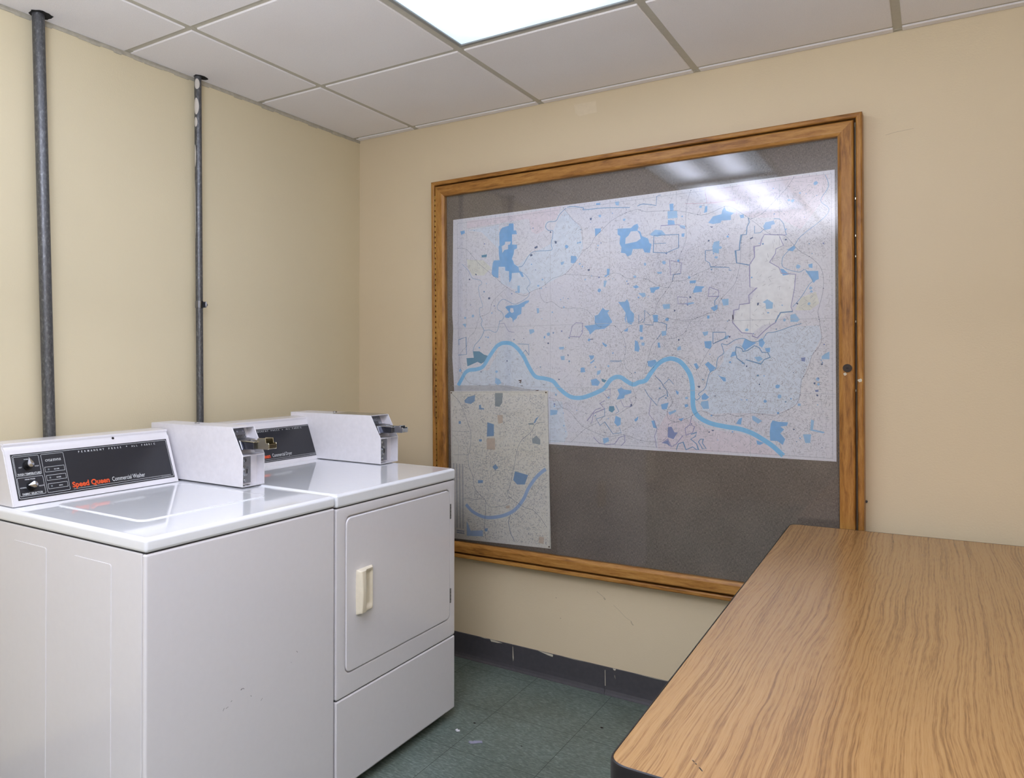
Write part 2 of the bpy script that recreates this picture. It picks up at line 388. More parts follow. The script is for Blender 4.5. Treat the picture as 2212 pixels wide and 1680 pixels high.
bm = NB(); prism(bm, [(0,0),(.012,0),(.004,.02),(.004,.1027),(0,.1027)], 'y', YB, -.016); struct('baseboard_left', bm, M['base'])
bm = NB(); prism(bm, [(XR,0),(XR-.012,0),(XR-.004,.02),(XR-.004,.1027),(XR,.1027)], 'y', YB, -.016); struct('baseboard_right', bm, M['base'])

# ------------------------------------------------------------------ ceiling lights
def ceiling_light(y0, y1, label, k=1.0):
    x0, x1 = .9399+.012, 1.5495-.012; y0, y1 = y0+.012, y1-.012
    t = thing('ceiling_light', label, 'light', ((x0+x1)/2, (y0+y1)/2, H), 'recessed fluorescent ceiling lights')
    bm = NB(); w = .013
    for a in ((x0,x1,y0,y0+w),(x0,x1,y1-w,y1),(x0,x0+w,y0+w,y1-w),(x1-w,x1,y0+w,y1-w)): box(bm, *a, H-.004, H+.012, .0015, 1)
    obj('frame', bm, flat('lamp_frame', (150,152,150), .4, .3), t)
    bm = NB(); box(bm, x0+w, x1-w, y0+w, y1-w, H+.001, H+.005); obj('diffuser', bm, diffuser_mat(x0, x1, y0, y1, k), t)
    bm = NB(); 
    for a in ((x0,x1,y0,y0+.002),(x0,x1,y1-.002,y1),(x0,x0+.002,y0,y1),(x1-.002,x1,y0,y1)): box(bm, *a, H+.0122, H+.06)
    box(bm, x0, x1, y0, y1, H+.058, H+.061); obj('housing', bm, M['grid'], t)
ceiling_light(GY[3], GY[1], 'fluorescent ceiling light partly in view at the top of the photo, glowing bluish white')
ceiling_light(GY[5], GY[3], 'second fluorescent ceiling light behind the first, seen only mirrored in the board glass')

# ------------------------------------------------------------------ conduits on the left wall
def conduit(name, label, top, bot, r):
    t = thing(name, label, 'pipe', (bot[0], bot[1], 0), 'grey conduits on the left wall')
    bm = NB(); d = Vector(top)-Vector(bot); cyl(bm, (Vector(top)+Vector(bot))/2, r, d.length, axis=d, n=28)
    obj('tube', bm, M['galv'], t, smooth=40)
    return t
def ceil_hole(bm, x, y, rx, ry, n=20, s=4):
    q = random.Random(s); poly_flat(bm, [(x+rx*(1+q.uniform(-.12,.12))*math.cos(2*math.pi*k/n), y+ry*(1+q.uniform(-.12,.12))*math.sin(2*math.pi*k/n), H-.0056) for k in range(n)], 0, Vector((0,0,-1)))
c1 = conduit('conduit_pipe', 'thick grey metal conduit on the left wall, nearest the left edge of the photo', (.032,-1.587,H+.02), (.032,-1.511,.0), .0178)
bm = NB(); ceil_hole(bm, .036, -1.580, .030, .034); obj('ceiling_hole', bm, M['dark'], c1, label='ragged dark hole in the ceiling tile')
c2 = conduit('conduit_pipe', 'thinner grey conduit with white paint smears and a strap, right of the thick one', (.026,-.9830,H+.02), (.026,-.9535,.0), .0128)
bm = NB(); ceil_hole(bm, .030, -.972, .020, .030, s=9); obj('ceiling_hole', bm, M['dark'], c2, label='ragged dark hole in the ceiling tile')
def yat(z): return -.9830+(.0295)*(H+.02-z)/(H+.02)
bm = NB()
def smear(z0, z1, a0, a1, r=.01305):   # paint wrapped on the tube
    bm = NB()
    n = 8; q = random.Random(int(z0*1000))
    for i in range(n):
        for k in range(5):
            za, zb = z0+(z1-z0)*i/n, z0+(z1-z0)*(i+1)/n
            wa, wb = math.sin(math.pi*(i+.15)/(n+.3))**.5, math.sin(math.pi*(i+1.15)/(n+.3))**.5
            def P(z, w, f): 
                am = (a0+a1)/2; a = math.radians(am+(a1-a0)/2*w*(2*f-1)); return (.026+r*math.cos(a), yat(z)+r*math.sin(a), z)
            bm.faces.new([bm.verts.new(p) for p in (P(za,wa,k/5), P(za,wa,(k+1)/5), P(zb,wb,(k+1)/5), P(zb,wb,k/5))])
    bmesh.ops.remove_doubles(bm, verts=list(bm.verts), dist=.00005)
    obj('paint_smear', bm, WP, c2, smooth=60, label='dried white paint smear')
WP = flat('old_white_paint', (206,200,192), .6)
smear(2.17, 2.23, -115, -25); smear(2.125, 2.16, -110, -50); smear(2.262, 2.30, -100, -10); smear(1.98, 2.06, -112, -80); smear(1.72,1.93,-112,-95)
bm = NB(); yc = yat(1.478)
t_ = bmesh.new()
for zz in (1.465, 1.491):
    for k in range(15):
        a = math.radians(-150+20*k); t_.verts.new((.026+.0145*math.cos(a), yc+.0145*math.sin(a), zz))
t_.verts.ensure_lookup_table()
for k in range(14): t_.faces.new((t_.verts[k], t_.verts[k+1], t_.verts[k+16], t_.verts[k+15]))
bmesh.ops.solidify(t_, geom=list(t_.faces), thickness=.0018); merge(bm, t_)
box(bm, .004, .046, yc+.013, yc+.019, 1.467, 1.489, .002, 1); box(bm, .030, .040, yc+.019, yc+.030, 1.473, 1.483, .003, 1)
st = obj('pipe_strap', bm, M['steel'], c2, smooth=40, label='bright steel strap with a screw')

# ------------------------------------------------------------------ washing machine and dryer
def PL(s, t, off=0.0): return Vector((.252-.3557*t+.9346*off, s, .891+.9346*t+.3557*off))
def console(parent, y0, y1):
    pts = [(.252,.8885)] + [(PL(0,t,o).x, PL(0,t,o).z) for t, o in ((.0,0),(.150,0),(.1535,-.0012),(.158,-.0034),(.1625,-.0030),(.1655,.0003),(.168,.0016),(.1705,.001),(.1725,-.003))] + [(.150,1.054),(.118,1.052),(.106,1.044),(.104,.8885)]
    pts.pop(1)
    bm = NB(); prism(bm, pts, 'y', y0, y1)
    es = [e for e in bm.edges if abs(e.verts[0].co.y-e.verts[1].co.y) < 1e-6]
    bmesh.ops.remove_doubles(bm, verts=list(bm.verts), dist=1e-6)
    bmesh.ops.bevel(bm, geom=[e for e in bm.edges if abs(e.verts[0].co.y-e.verts[1].co.y) < 1e-6 and (e.verts[0].co.z > .9 or e.verts[1].co.z > .9)], offset=.006, segments=3, affect='EDGES', clamp_overlap=True)
    return obj('console', bm, M['white'], parent, smooth=35)
def frame_line(bm, s0, s1, t0, t1, w, r, off, mi=0):
    A = rrect(s0, s1, t0, t1, r, 4); B = rrect(s0+w, s1-w, t0+w, t1-w, max(r-w, .0002), 4); n = len(A)
    for i in range(n):
        j = (i+1) % n
        f = bm.faces.new([bm.verts.new(PL(p[0], p[1], off)) for p in (A[i], A[j], B[j], B[i])]); f.material_index = mi
def quad_line(bm, s0, s1, t0, t1, off, mi=0):
    f = bm.faces.new([bm.verts.new(PL(a, b, off)) for a, b in ((s0,t0),(s1,t0),(s1,t1),(s0,t1))]); f.material_index = mi
def label_plate(con, y0, y1):
    bm = NB(); box(bm, 0, 1, 0, 1, 0, 1)
    for v in bm.verts: v.co = PL(y0+(y1-y0)*v.co.y, .0130+.1265*v.co.z, .0006*v.co.x-.0001)
    o = obj('label_plate', bm, M['label'], con, label='black printed label plate'); return o
def lettering(con, items, lines):
    bm = NB()
    for s, u, v, size, width, mi, bold in items:
        text_bm(bm, s, lambda a, b, u=u, v=v: PL(u+a, v+b, .0008), size, mi, bold, 1.0, 'LEFT', width)
    for fn in lines: fn(bm)
    return obj('lettering', bm, [M['ink'], M['orange'], M['pale_metal']], con, label='white and orange printed lettering')
def shell_cabinet(parent, y0, y1, zt, xb=.105, xfr=.8175):
    bm = NB(); box(bm, xb, xfr, y0, y1, .028, zt, .004, 2); return bm
def coin_box(parent, y0, y1, x0, xa, xc, top, k):
    """sheet-steel coin box: side outline (x, z) with slanted front"""
    out = [(x0,.8912),(x0,top-.002),(xa,top),(xc,.9860),(xc,.8912)]
    bm = NB()
    prism(bm, out, 'y', y0, y0+.0022, .0006, 1); prism(bm, out, 'y', y1-.0022, y1, .0006, 1)
    prism(bm, [(x0,top-.0045),(x0,top-.002),(xa,top),(xa,top-.0025)], 'y', y0+.002, y1-.002)
    box(bm, x0, xc-.0005, y0+.002, y1-.002, .8912, .8932); box(bm, xc-.060, xc-.0005, y0+.002, y1-.002, .9838, .9866)
    box(bm, x0, x0+.0025, y0+.002, y1-.002, .8912, top-.003)
    dx = Vector((xa-xc, 0, top-.986)).normalized()    # slanted white back sheet behind the coin slots
    box(bm, xc-.034, xc-.032, y0+.002, y1-.002, .8915, .984)
    q0 = Vector((xc-.040, 0, .9866)); q1 = Vector((xa-.036, 0, top-.004))
    prism(bm, [(q0.x,q0.z),(q1.x,q1.z),(q1.x-.002,q1.z),(q0.x-.002,q0.z)], 'y', y0+.002, y1-.002)
    cb = obj('coin_box', bm, M['coin'], parent, label='white coin box with slanted open front')
    # top lid plate with cam lock
    bm = NB(); xm = x0+.188+.01*k
    if k: box(bm, xm+.018, xa-.004, y0+.006, y1-.006, top-.0005, top+.0012, .0005, 1)
    else: box(bm, xm+.012, xa-.004, y0+.004, y1-.004, top-.0005, top+.0008, .0005, 1)
    obj('top_plate', bm, flat('taupe_wall_reflection', (168,160,140), .35, .4) if k else M['coin'], cb)  # dryer: taupe colour stands for the wall reflected in the glossy top
    bm = NB(); cyl(bm, (xm-.012, (y0+y1)/2, top+.002), .0085, .006, n=20, bev=.001); obj('cam_lock', bm, M['chrome'], cb, smooth=40)
    # slotted steel coin plate
    bm = NB(); e = (q1-q0); L = e.length; e.normalize(); nn = Vector((e.z, 0, -e.x))
    def Q(s, t, o): return q0+e*t+nn*o+Vector((0, s, 0))
    def qbox(s0, s1, t0, t1, o0, o1, mi=0):
        b2 = NB(); box(b2, 0, 1, 0, 1, 0, 1)
        for v in b2.verts: v.co = Q(s0+(s1-s0)*v.co.y, t0+(t1-t0)*v.co.z, o0+(o1-o0)*v.co.x)
        bmesh.ops.recalc_face_normals(b2, faces=list(b2.faces)); merge(bm, b2, mi)
    qbox(y0+.004, y1-.016, .030, L-.004, .0005, .0025)
    for i in range(9): s = y0+.018+.0062*i; qbox(s, s+.0024, .044, .062, .0026, .0031, 1)
    for s in (y0+.018, y0+.042, y0+.066): 
        b2 = NB(); cyl(b2, Q(s, .073, .0035), .0036, .003, axis=nn, n=12); merge(bm, b2, 2)
    obj('slot_plate', bm, [M['steel'], M['knob'], M['chrome']], cb, label='slotted steel coin plate')
    # coin slide: base block, dark body, bent handle
    ym = (y0+y1)/2; bm = NB()
    prism(bm, [(xc-.056,1.034),(xc-.025,1.031),(xc-.012,1.003),(xc-.040,1.001)], 'y', y0+.010, y1-.016, .001, 1, 0)
    z0 = 1.0065; a = xc-.028
    prism(bm, [(a-.01,z0+.022),(a+.060,z0+.020),(a+.060,z0),(a+.012,z0-.002)], 'y', ym-.032, ym+.020, .0012, 1, 1)
    box(bm, a-.004, a+.062, ym-.033, ym-.022, z0+.0205, z0+.0235, .001, 1, 2); box(bm, a-.004, a+.062, ym+.010, ym+.021, z0+.0205, z0+.0235, .001, 1, 2)
    hl, tall = (.056, .034) if not k else (.046, .027)
    side = [(a+.058,z0+.001),(a+.058,z0+.019),(a+.062,z0+.020),(a+.066,z0+tall),(a+.058+hl*.74,z0+tall+.001),(a+.058+hl*.78,z0+.021),(a+.058+hl*.97,z0+.022),(a+.058+hl,z0+.018),(a+.058+hl,z0+.005),(a+.058+hl*.93,z0+.002)]
    prism(bm, side, 'y', ym-.022, ym-.0195, .0006, 1, 2); prism(bm, side, 'y', ym+.0095, ym+.012, .0006, 1, 2)
    box(bm, a+.056, a+.058+hl*.93, ym-.020, ym+.010, z0+.003, z0+.006, .0006, 1, 2); box(bm, a+.058+hl-.003, a+.058+hl, ym-.020, ym+.010, z0+.005, z0+.018, .0006, 1, 2)
    box(bm, a+.062, a+.066, ym-.020, ym+.010, z0+.004, z0+tall-.003, .0008, 1, 2)
    obj('coin_slide', bm, [M['steel'], M['darksteel'], M['nickel'] if not k else M['chrome']], cb, label='metal push-in coin slide')
    # lower recess: steel plate with round lock
    bm = NB(); xp = xc-.031
    box(bm, xp-.001, xp+.0015, y0+.004, y1-.030, .897, .980, .0005, 1, 0)
    cyl(bm, (xp+.009, ym-.018, .937), .0155, .015, 'x', 24, mi=1, bev=.002); cyl(bm, (xp+.018, ym-.018, .937), .0105, .004, 'x', 20, mi=0)
    box(bm, xp+.019, xp+.021, ym-.0195, ym-.0165, .930, .944, 0, 1, 2)
    for z in (.968, .906): cyl(bm, (xp+.003, ym-.010, z), .0058, .004, 'x', 16, mi=1, bev=.001)
    prism(bm, [(xp+.003,.925),(xp+.022,.930),(xp+.022,.945),(xp+.003,.955)], 'y', ym-.044, ym-.034, .002, 2, 0)
    for q in (0, .016): box(bm, xc-.024, xc-.014, ym-.034+q*1.3, ym-.022+q*1.3, .8932, .8937, 0, 1, 2)
    obj('lock_plate', bm, [M['steel'], M['chrome'], M['knob']], cb, smooth=40, label='steel plate with a round coin-vault lock')
    return cb

# --- washer
WY0, WY1 = -1.789, -1.157
wm = thing('washing_machine', 'white top-loading coin washer with black control label, nearest the camera at left', 'washing machine', (.465,(WY0+WY1)/2,0))
bm = shell_cabinet(wm, WY0+.001, WY1-.001, .8532)
for x0, x1 in ((.288,.441),(.559,.707)):
    prism(bm, rrect(x0, x1, .11, .8135, .006, 3), 'y', WY0-.0006, WY0+.003, .0012, 2)
for x in (.17,.75):
    for y in (WY0+.06, WY1-.06): cyl(bm, (x, y, .015), .018, .03, n=16)
obj('cabinet', bm, M['white'], wm, smooth=35)
bm = NB(); box(bm, .1, .828, WY0+.004, WY1-.004, .8525, .8557); obj('seam', bm, M['gap_shade'], wm, label='dark seam under the lid deck')
bm = NB(); box(bm, .8172, .8318, WY0, WY1, .075, .8532, .006, 3)
prism(bm, [(.83,.075),(.80,.03),(.7,.03),(.7,.075)], 'y', WY0+.003, WY1-.003)
def mark(y, z, dy, dz, w=.0012):
    n = Vector((0, -dz, dy)).normalized()*w/2; a = Vector((.8320, y, z)); b = a+Vector((0, dy, dz))
    poly_flat(bm, [a+n, a-n, b-n, b+n], 1, Vector((1,0,0)))
for q in ((-1.5129,.4616,.006,.002,.0022),(-1.505,.4632,.003,-.003,.0015),(-1.545,.4442,.004,.002,.0012),(-1.5697,.4311,.004,.006,.0012),(-1.561,.4335,.008,.002,.001),(-1.48,.436,.003,-.003,.0012),(-1.445,.41,.006,.005,.001),(-1.31,.49,-.004,.005,.0012),(-1.335,.47,.001,.002,.001)): mark(*q)
obj('front_panel', bm, [M['white'], flat('scuff_mark', (110,110,116), .6)], wm, smooth=35)
def deck(parent, y0, y1, z0, z1, lid):
    bm = NB(); box(bm, .095, .8335, y0, y1, z0, z1-.0022, .008, 4)
    # rolled rim: top face sunk a little inside a raised edge
    A = rrect(.103, .8255, y0+.008, y1-.008, .010, 4); B = rrect(.111, .8175, y0+.016, y1-.016, .006, 4)
    t = bmesh.new(); R = []
    for P, z in ((rrect(.0985,.8300,y0+.0035,y1-.0035,.012,4), z1-.0037), (A, z1-.0008), (rrect(.107,.8215,y0+.012,y1-.012,.008,4), z1-.0003), (B, z1-.0016)): R.append([t.verts.new((p[0], p[1], z)) for p in P])
    n = len(A)
    for a, b in zip(R, R[1:]):
        for i in range(n): t.faces.new((a[i], a[(i+1) % n], b[(i+1) % n], b[i]))
    t.faces.new(R[-1]); merge(bm, t)
    return obj('lid_deck' if not lid else 'deck', bm, M['deck'], parent, smooth=40)
WD = .8885
deck(wm, WY0-.001, WY1+.001, .8555, WD, True)
bm = NB(); t = bmesh.new(); R = []
lx0, lx1, ly0, ly1 = .300, .672, -1.684, -1.262
for d, z in ((0, WD-.002), (0, WD+.0002), (.0022, WD+.0012), (.006, WD+.0012), (.009, WD+.0002)):
    R.append([t.verts.new((p[0], p[1], z)) for p in rrect(lx0+d, lx1-d, ly0+d, ly1-d, .024-d, 6)])
n = len(R[0])
for a, b in zip(R, R[1:]):
    for i in range(n): t.faces.new((a[i], a[(i+1) % n], b[(i+1) % n], b[i]))
t.faces.new(R[-1]); merge(bm, t); obj('lid', bm, M['deck'], wm, smooth=50)
con = console(wm, -1.770, -1.2395)
label_plate(con, -1.7542, -1.2532)
def wash_lines(bm):
    o = .0008
    frame_line(bm, -1.7508, -1.2562, .0164, .1362, .0011, .004, o)
    frame_line(bm, -1.7480, -1.6780, .0775, .1318, .0009, .003, o); frame_line(bm, -1.7480, -1.6765, .0225, .0733, .0009, .003, o)
    frame_line(bm, -1.6718, -1.6056, .0226, .1315, .0009, .003, o)
    for t in (.0800, .0562, .0325): frame_line(bm, -1.6672, -1.6100, t, t+.0150, .0009, .0006, o); quad_line(bm, -1.6590, -1.6545, t+.0052, t+.0098, o, 2)
    quad_line(bm, -1.5960, -1.2660, .0225, .0233, o)
    quad_line(bm, -1.3020, -1.2660, .0195, .0199, o)
    cyl(bm, PL(-1.4005, .1290, o), .0017, .0002, axis=Vector((.9346,0,.3557)), n=10)
def spaced(s, u0, u1, v, size, bold=.0):
    step = (u1-u0)/(len(s)-1); return [(c, u0+step*i, v, size, None, 0, bold) for i, c in enumerate(s) if c != ' ']
items = []
items += spaced('PERMANENT', -1.5600, -1.4820, .1252, .0076, .0002) + spaced('PRESS', -1.4625, -1.4235, .1252, .0076, .0002) + spaced('ALL', -1.3840, -1.3665, .1252, .0076, .0002) + spaced('FABRIC', -1.3480, -1.3035, .1252, .0076, .0002)
items += [('Speed Queen', -1.5975, .0275, .0215, .1165, 1, .0007), ('Commercial Washer', -1.4716, .0285, .0185, .1126, 0, .0001),
    ('CYCLE STATUS', -1.6615, .1100, .0086, .0455, 0, .0002), ('IN USE', -1.6410, .0848, .0050, .0150, 0, .0001), ('RINSE', -1.6385, .0610, .0050, .0130, 0, .0001), ('SPIN', -1.6360, .0373, .0050, .0105, 0, .0001),
    ('WARM', -1.7205, .1210, .0042, .0140, 0, .0001), ('HOT', -1.7375, .1000, .0042, .0085, 0, .0001), ('COLD', -1.6935, .1000, .0042, .0115, 0, .0001),
    ('WASH TEMPERATURE', -1.7445, .0795, .0080, .0640, 0, .0002), ('PERM PRESS', -1.7270, .0655, .0042, .0280, 0, .0001), ('NORMAL', -1.7440, .0440, .0042, .0175, 0, .0001),
    ('DELICATE', -1.6925, .0440, .0042, .0140, 0, .0001), ('FABRIC SELECTOR', -1.7405, .0250, .0080, .0560, 0, .0002)]
lettering(con, items, [wash_lines])
nv = Vector((.9346, 0, .3557))
def selector(s, t, ang):
    bm = NB(); cyl(bm, PL(s, t, .0015), .0135, .003, axis=nv, n=28, bev=.0008); cyl(bm, PL(s, t, .009), .0095, .015, axis=nv, n=24, r2=.0085)
    # teardrop silver cap
    pts = []
    for k in range(24):
        a = 2*math.pi*k/24; r = .0086; px, py = r*math.cos(a), r*math.sin(a)
        pts.append((px, py))
    tip = (math.cos(ang)*.0185, math.sin(ang)*.0185)
    out = [p for p in pts if (p[0]*math.cos(ang)+p[1]*math.sin(ang)) < .0086*.45]
    out.sort(key=lambda p: (math.atan2(p[1], p[0])-ang) % (2*math.pi)); out = [tip]+out
    cap = bmesh.new(); A = [cap.verts.new(PL(s+p[0], t+p[1], .0165)) for p in out]; B = [cap.verts.new(PL(s+p[0], t+p[1], .0195)) for p in out]
    ap = cap.verts.new(PL(s, t, .0215)); n = len(out)
    for i in range(n): cap.faces.new((A[i], A[(i+1) % n], B[(i+1) % n], B[i])); cap.faces.new((B[i], B[(i+1) % n], ap))
    cap.faces.new(A[::-1]); merge(bm, cap, 1)
    obj('knob', bm, [M['knob'], M['chrome']], con, label='black selector knob with a silver teardrop cap')
selector(-1.7125, .1050, math.radians(98)); selector(-1.7125, .0480, math.radians(182))
bm = NB(); cyl(bm, PL(-1.4385, .1590, -.0022), .0038, .0012, axis=nv, n=20); obj('screw_hole', bm, M['knob'], con)
coin_box(wm, -1.2235, -1.1323, .088, .4790, .5255, 1.0690, 0)

# --- dryer
DY0, DY1 = -1.150, -.4955
dr = thing('clothes_dryer', 'white coin-operated dryer with cream door handle, between the washer and the map board', 'dryer', (.465,(DY0+DY1)/2,0))
bm = shell_cabinet(dr, DY0+.001, DY1-.001, .848)
for x in (.17,.775):
    for y in (DY0+.06, DY1-.012): cyl(bm, (x, y, .015), .011, .03, n=12)
obj('cabinet', bm, M['white'], dr, smooth=35)
for a in ((.1,.828,DY0+.004,DY1-.004,.8472,.8502),(.80,.8275,DY0+.004,DY1-.004,.291,.300)):
    bm = NB(); box(bm, *a); obj('seam', bm, M['gap_shade'], dr, label='dark seam between panels')
DD = .8900
deck(dr, DY0-.001, DY1+.001, .8500, DD, True)
# upper front with rounded door opening
def frame_front(y0, y1, z0, z1, oy0, oy1, oz0, oz1, r):
    bm = NB(); t = bmesh.new()
    O1 = rrect(y0, y1, z0, z1, .007, 4); O2 = rrect(y0+.001, y1-.001, z0+.001, z1-.001, .0065, 4); O3 = rrect(y0+.005, y1-.005, z0+.005, z1-.005, .005, 4)
    I3 = rrect(oy0-.004, oy1+.004, oz0-.004, oz1+.004, r+.004, 8); I2 = rrect(oy0-.001, oy1+.001, oz0-.001, oz1+.001, r+.001, 8); I1 = rrect(oy0, oy1, oz0, oz1, r, 8)
    V = lambda P, x: [t.verts.new((x, p[0], p[1])) for p in P]
    rings = [V(O1, .8180), V(O1, .8270), V(O2, .8302), V(O3, .8318)]
    inner = [V(I3, .8318), V(I2, .8308), V(I1, .8280), V(I1, .8215)]
    for seq in (rings, inner):
        for a, b in zip(seq, seq[1:]):
            n = len(a)
            for i in range(n): t.faces.new((a[i], a[(i+1) % n], b[(i+1) % n], b[i]))
    t.faces.new(inner[-1])
    ed = []
    for ring in (rings[-1], inner[0]):
        n = len(ring)
        for i in range(n): ed.append(t.edges.get((ring[i], ring[(i+1) % n])))
    bmesh.ops.triangle_fill(t, edges=ed, use_beauty=True)
    bmesh.ops.recalc_face_normals(t, faces=list(t.faces)); merge(bm, t); return bm
oy0, oy1, oz0, oz1 = -1.1090, -.5280, .3600, .8200
obj('front_panel', frame_front(DY0, DY1, .2970, .8480, oy0, oy1, oz0, oz1, .024), M['white'], dr, smooth=30)
bm = NB(); prism(bm, rrect(oy0+.0030, oy1-.0022, oz0+.0030, oz1-.0045, .022, 8), 'x', .8216, .8330, .0035, 3)
door = obj('door', bm, M['white'], dr, smooth=35)
# cream pull handle: raised grip on the left, scooped pocket on the right
bm = NB(); hy0, hy1, hz0, hz1 = -1.0600, -.9865, .5230, .6540; NYH, NZH = 26, 34; g = []
def sm(a, b, x): x = max(0, min(1, (x-a)/(b-a))); return x*x*(3-2*x)
for i in range(NYH+1):
    row = []
    for j in range(NZH+1):
        u, v = i/NYH, j/NZH
        grip = .0225-.005*(2*abs(v-.5))**2*1.0
        rim = .0085+.004*(1-u)
        h = rim+(grip-rim)*(1-sm(.30, .52, u))*sm(0, .10, u)
        pocket = sm(.40, .52, u)*(1-sm(.86, .95, u))*sm(.06, .16, v)*(1-sm(.84, .94, v))
        h = h*(1-pocket)+.0015*pocket
        edge = sm(0, .05, u)*sm(0, .05, 1-u)*sm(0, .03, v)*sm(0, .03, 1-v)
        bow = -.002*math.cos((v-.5)*math.pi)*(1-u)
        row.append(bm.verts.new((.8330+h*(.35+.65*edge), hy0+(hy1-hy0)*u+bow, hz0+(hz1-hz0)*v)))
    g.append(row)
for i in range(NYH):
    for j in range(NZH): bm.faces.new((g[i][j], g[i+1][j], g[i+1][j+1], g[i][j+1]))
bl = [g[i][0] for i in range(NYH+1)]+[g[NYH][j] for j in range(1, NZH+1)]+[g[i][NZH] for i in range(NYH-1, -1, -1)]+[g[0][j] for j in range(NZH-1, 0, -1)]
bk = [bm.verts.new((.8322, v.co.y, v.co.z)) for v in bl]
for i in range(len(bl)): bm.faces.new((bl[i], bk[i], bk[(i+1) % len(bl)], bl[(i+1) % len(bl)]))
bmesh.ops.recalc_face_normals(bm, faces=list(bm.faces))
obj('door_handle', bm, M['cream'], door, smooth=50, label='cream moulded plastic door handle')
for z0, z1 in ((.7137,.7662),(.4166,.4675)):
    bm = NB(); box(bm, .822, .8335, -.5310, -.5228, z0, z1, .0005, 1, 0)
    for q in (.25, .5, .75): box(bm, .8330, .8340, -.5295, -.5240, z0+(z1-z0)*q-.001, z0+(z1-z0)*q+.001, 0, 1, 1)
    obj('hinge', bm, [M['hinge'], M['knob']], dr, label='small grey steel door hinge')
bm = NB(); box(bm, .8172, .8318, DY0, DY1, .0365, .2940, .005, 3); obj('lower_panel', bm, M['white'], dr, smooth=35)
bm = NB(); prism(bm, [(.8290,.0385),(.8030,.0120),(.60,.012),(.60,.0385)], 'y', DY0+.004, DY1-.002, .001, 1); cyl(bm, (.812, -.530, .0225), .0055, .003, axis=Vector((.7,0,-.7)), n=12, mi=1)
obj('toe_kick', bm, [M['white'], M['darksteel']], dr)
dcon = console(dr, -1.088, -.5585)
label_plate(dcon, -1.0700, -.5680)
def dry_lines(bm):
    o = .0008; k = .6855
    frame_line(bm, -1.7508+k, -1.2562+k, .0164, .1362, .0011, .004, o); quad_line(bm, -1.5960+k, -1.2660+k, .0225, .0233, o); quad_line(bm, -1.3020+k, -1.2660+k, .0195, .0199, o)
    cyl(bm, PL(-1.4005+k-.012, .1290, o), .0017, .0002, axis=nv, n=10)
k = .6855-.010; items = []
items += spaced('PERMANENT', -1.5600+k, -1.4820+k, .1268, .0076, .0002) + spaced('PRESS', -1.4625+k, -1.4235+k, .1268, .0076, .0002) + spaced('ALL', -1.3840+k, -1.3665+k, .1268, .0076, .0002) + spaced('FABRIC', -1.3480+k, -1.3035+k, .1268, .0076, .0002)
items += [('Speed Queen', -.9390, .0285, .0215, .1165, 1, .0007), ('Commercial Dryer', -.8123, .0295, .0185, .1030, 0, .0001)]
lettering(dcon, items, [dry_lines])
coin_box(dr, -.5801, -.4707, .110, .5165, .5630, 1.0690, 1)

# ------------------------------------------------------------------ folding table
TZ = .75
bmq = [(1.864,-.112),(2.626,-.053),(2.652,-1.846),(1.8895,-1.857)]
def round_quad(P, r, n=7):
    out = []
    for i in range(4):
        p = Vector(P[i]); a = (Vector(P[i-1])-p).normalized(); b = (Vector(P[(i+1) % 4])-p).normalized()
        s = p+a*r; e = p+b*r; c = p+a*r+b*r
        for k in range(n+1):
            t = k/n; q = s*(1-t)**2+p*2*t*(1-t)+e*t*t; out.append((q.x, q.y))
    return out
def inset(P, d):
    c = sum((Vector(p) for p in P), Vector((0,0)))/4
    return [tuple(Vector(p)+Vector((d if p[0] < c.x else -d, d if p[1] < c.y else -d))) for p in P]
tb = thing('folding_table', 'long table with wavy oak laminate top and black rubber edge, against the back wall', 'table', (2.26,-.98,0))
bm = NB(); prism(bm, round_quad(inset(bmq,.0032), .030), 'z', TZ-.027, TZ, .0008, 1)
sc_m = [(1.9844,-1.7875,1.9872,-1.7905),(1.990,-1.7935,1.9915,-1.7960),(1.9965,-1.8010,2.0021,-1.8083),(2.222,-.346,2.226,-.345)]
for a in sc_m:
    d = Vector((a[2]-a[0], a[3]-a[1], 0)); n_ = Vector((-d.y, d.x, 0)).normalized()*.0008; p = Vector((a[0], a[1], TZ+.0003)); poly_flat(bm, [p-n_, p+d-n_, p+d+n_, p+n_], 1, Vector((0,0,1)))
top = obj('tabletop', bm, [M['laminate'], M['knob']], tb, smooth=30, label='oak-pattern laminate top')
A = round_quad(bmq, .032); B = round_quad(inset(bmq, .0032), .030); bm = NB(); n = len(A)
Ai = round_quad(inset(bmq, .0010), .0315)
rings = [(B, TZ-.0275), (B, TZ-.031), (Ai, TZ-.0305), (A, TZ-.027), (A, TZ-.004), (Ai, TZ-.0006), (B, TZ+.0004), (B, TZ-.004)]
V = [[bm.verts.new((p[0], p[1], z)) for p in P] for P, z in rings]
for a, b in zip(V, V[1:]):
    for i in range(n): bm.faces.new((a[i], a[(i+1) % n], b[(i+1) % n], b[i]))
bmesh.ops.recalc_face_normals(bm, faces=list(bm.faces)); obj('edge_moulding', bm, M['rubber'], tb, smooth=40, label='black rubber edge moulding')
bm = NB()
for a in ((1.93,1.95,-1.79,-.16),(2.57,2.59,-1.79,-.12)): box(bm, *a, TZ-.065, TZ-.027, .001, 1)
for a in ((1.95,2.57,-1.79,-1.77),(1.95,2.57,-.18,-.16)): box(bm, *a, TZ-.065, TZ-.027, .001, 1)
obj('apron', bm, M['brownmetal'], tb)
for x in (1.965, 2.555):
    for y in (-1.62, -.32):
        bm = NB(); cyl(bm, (x, y, (TZ-.065)/2+.004), .0125, TZ-.065-.008, n=16); cyl(bm, (x, y, .008), .016, .016, n=16); obj('leg', bm, M['brownmetal'], tb, smooth=40)
for y in (-1.62, -.32): bm = NB(); box(bm, 1.965, 2.555, y-.008, y+.008, .22, .245, .002, 1); obj('crossbar', bm, M['brownmetal'], tb)

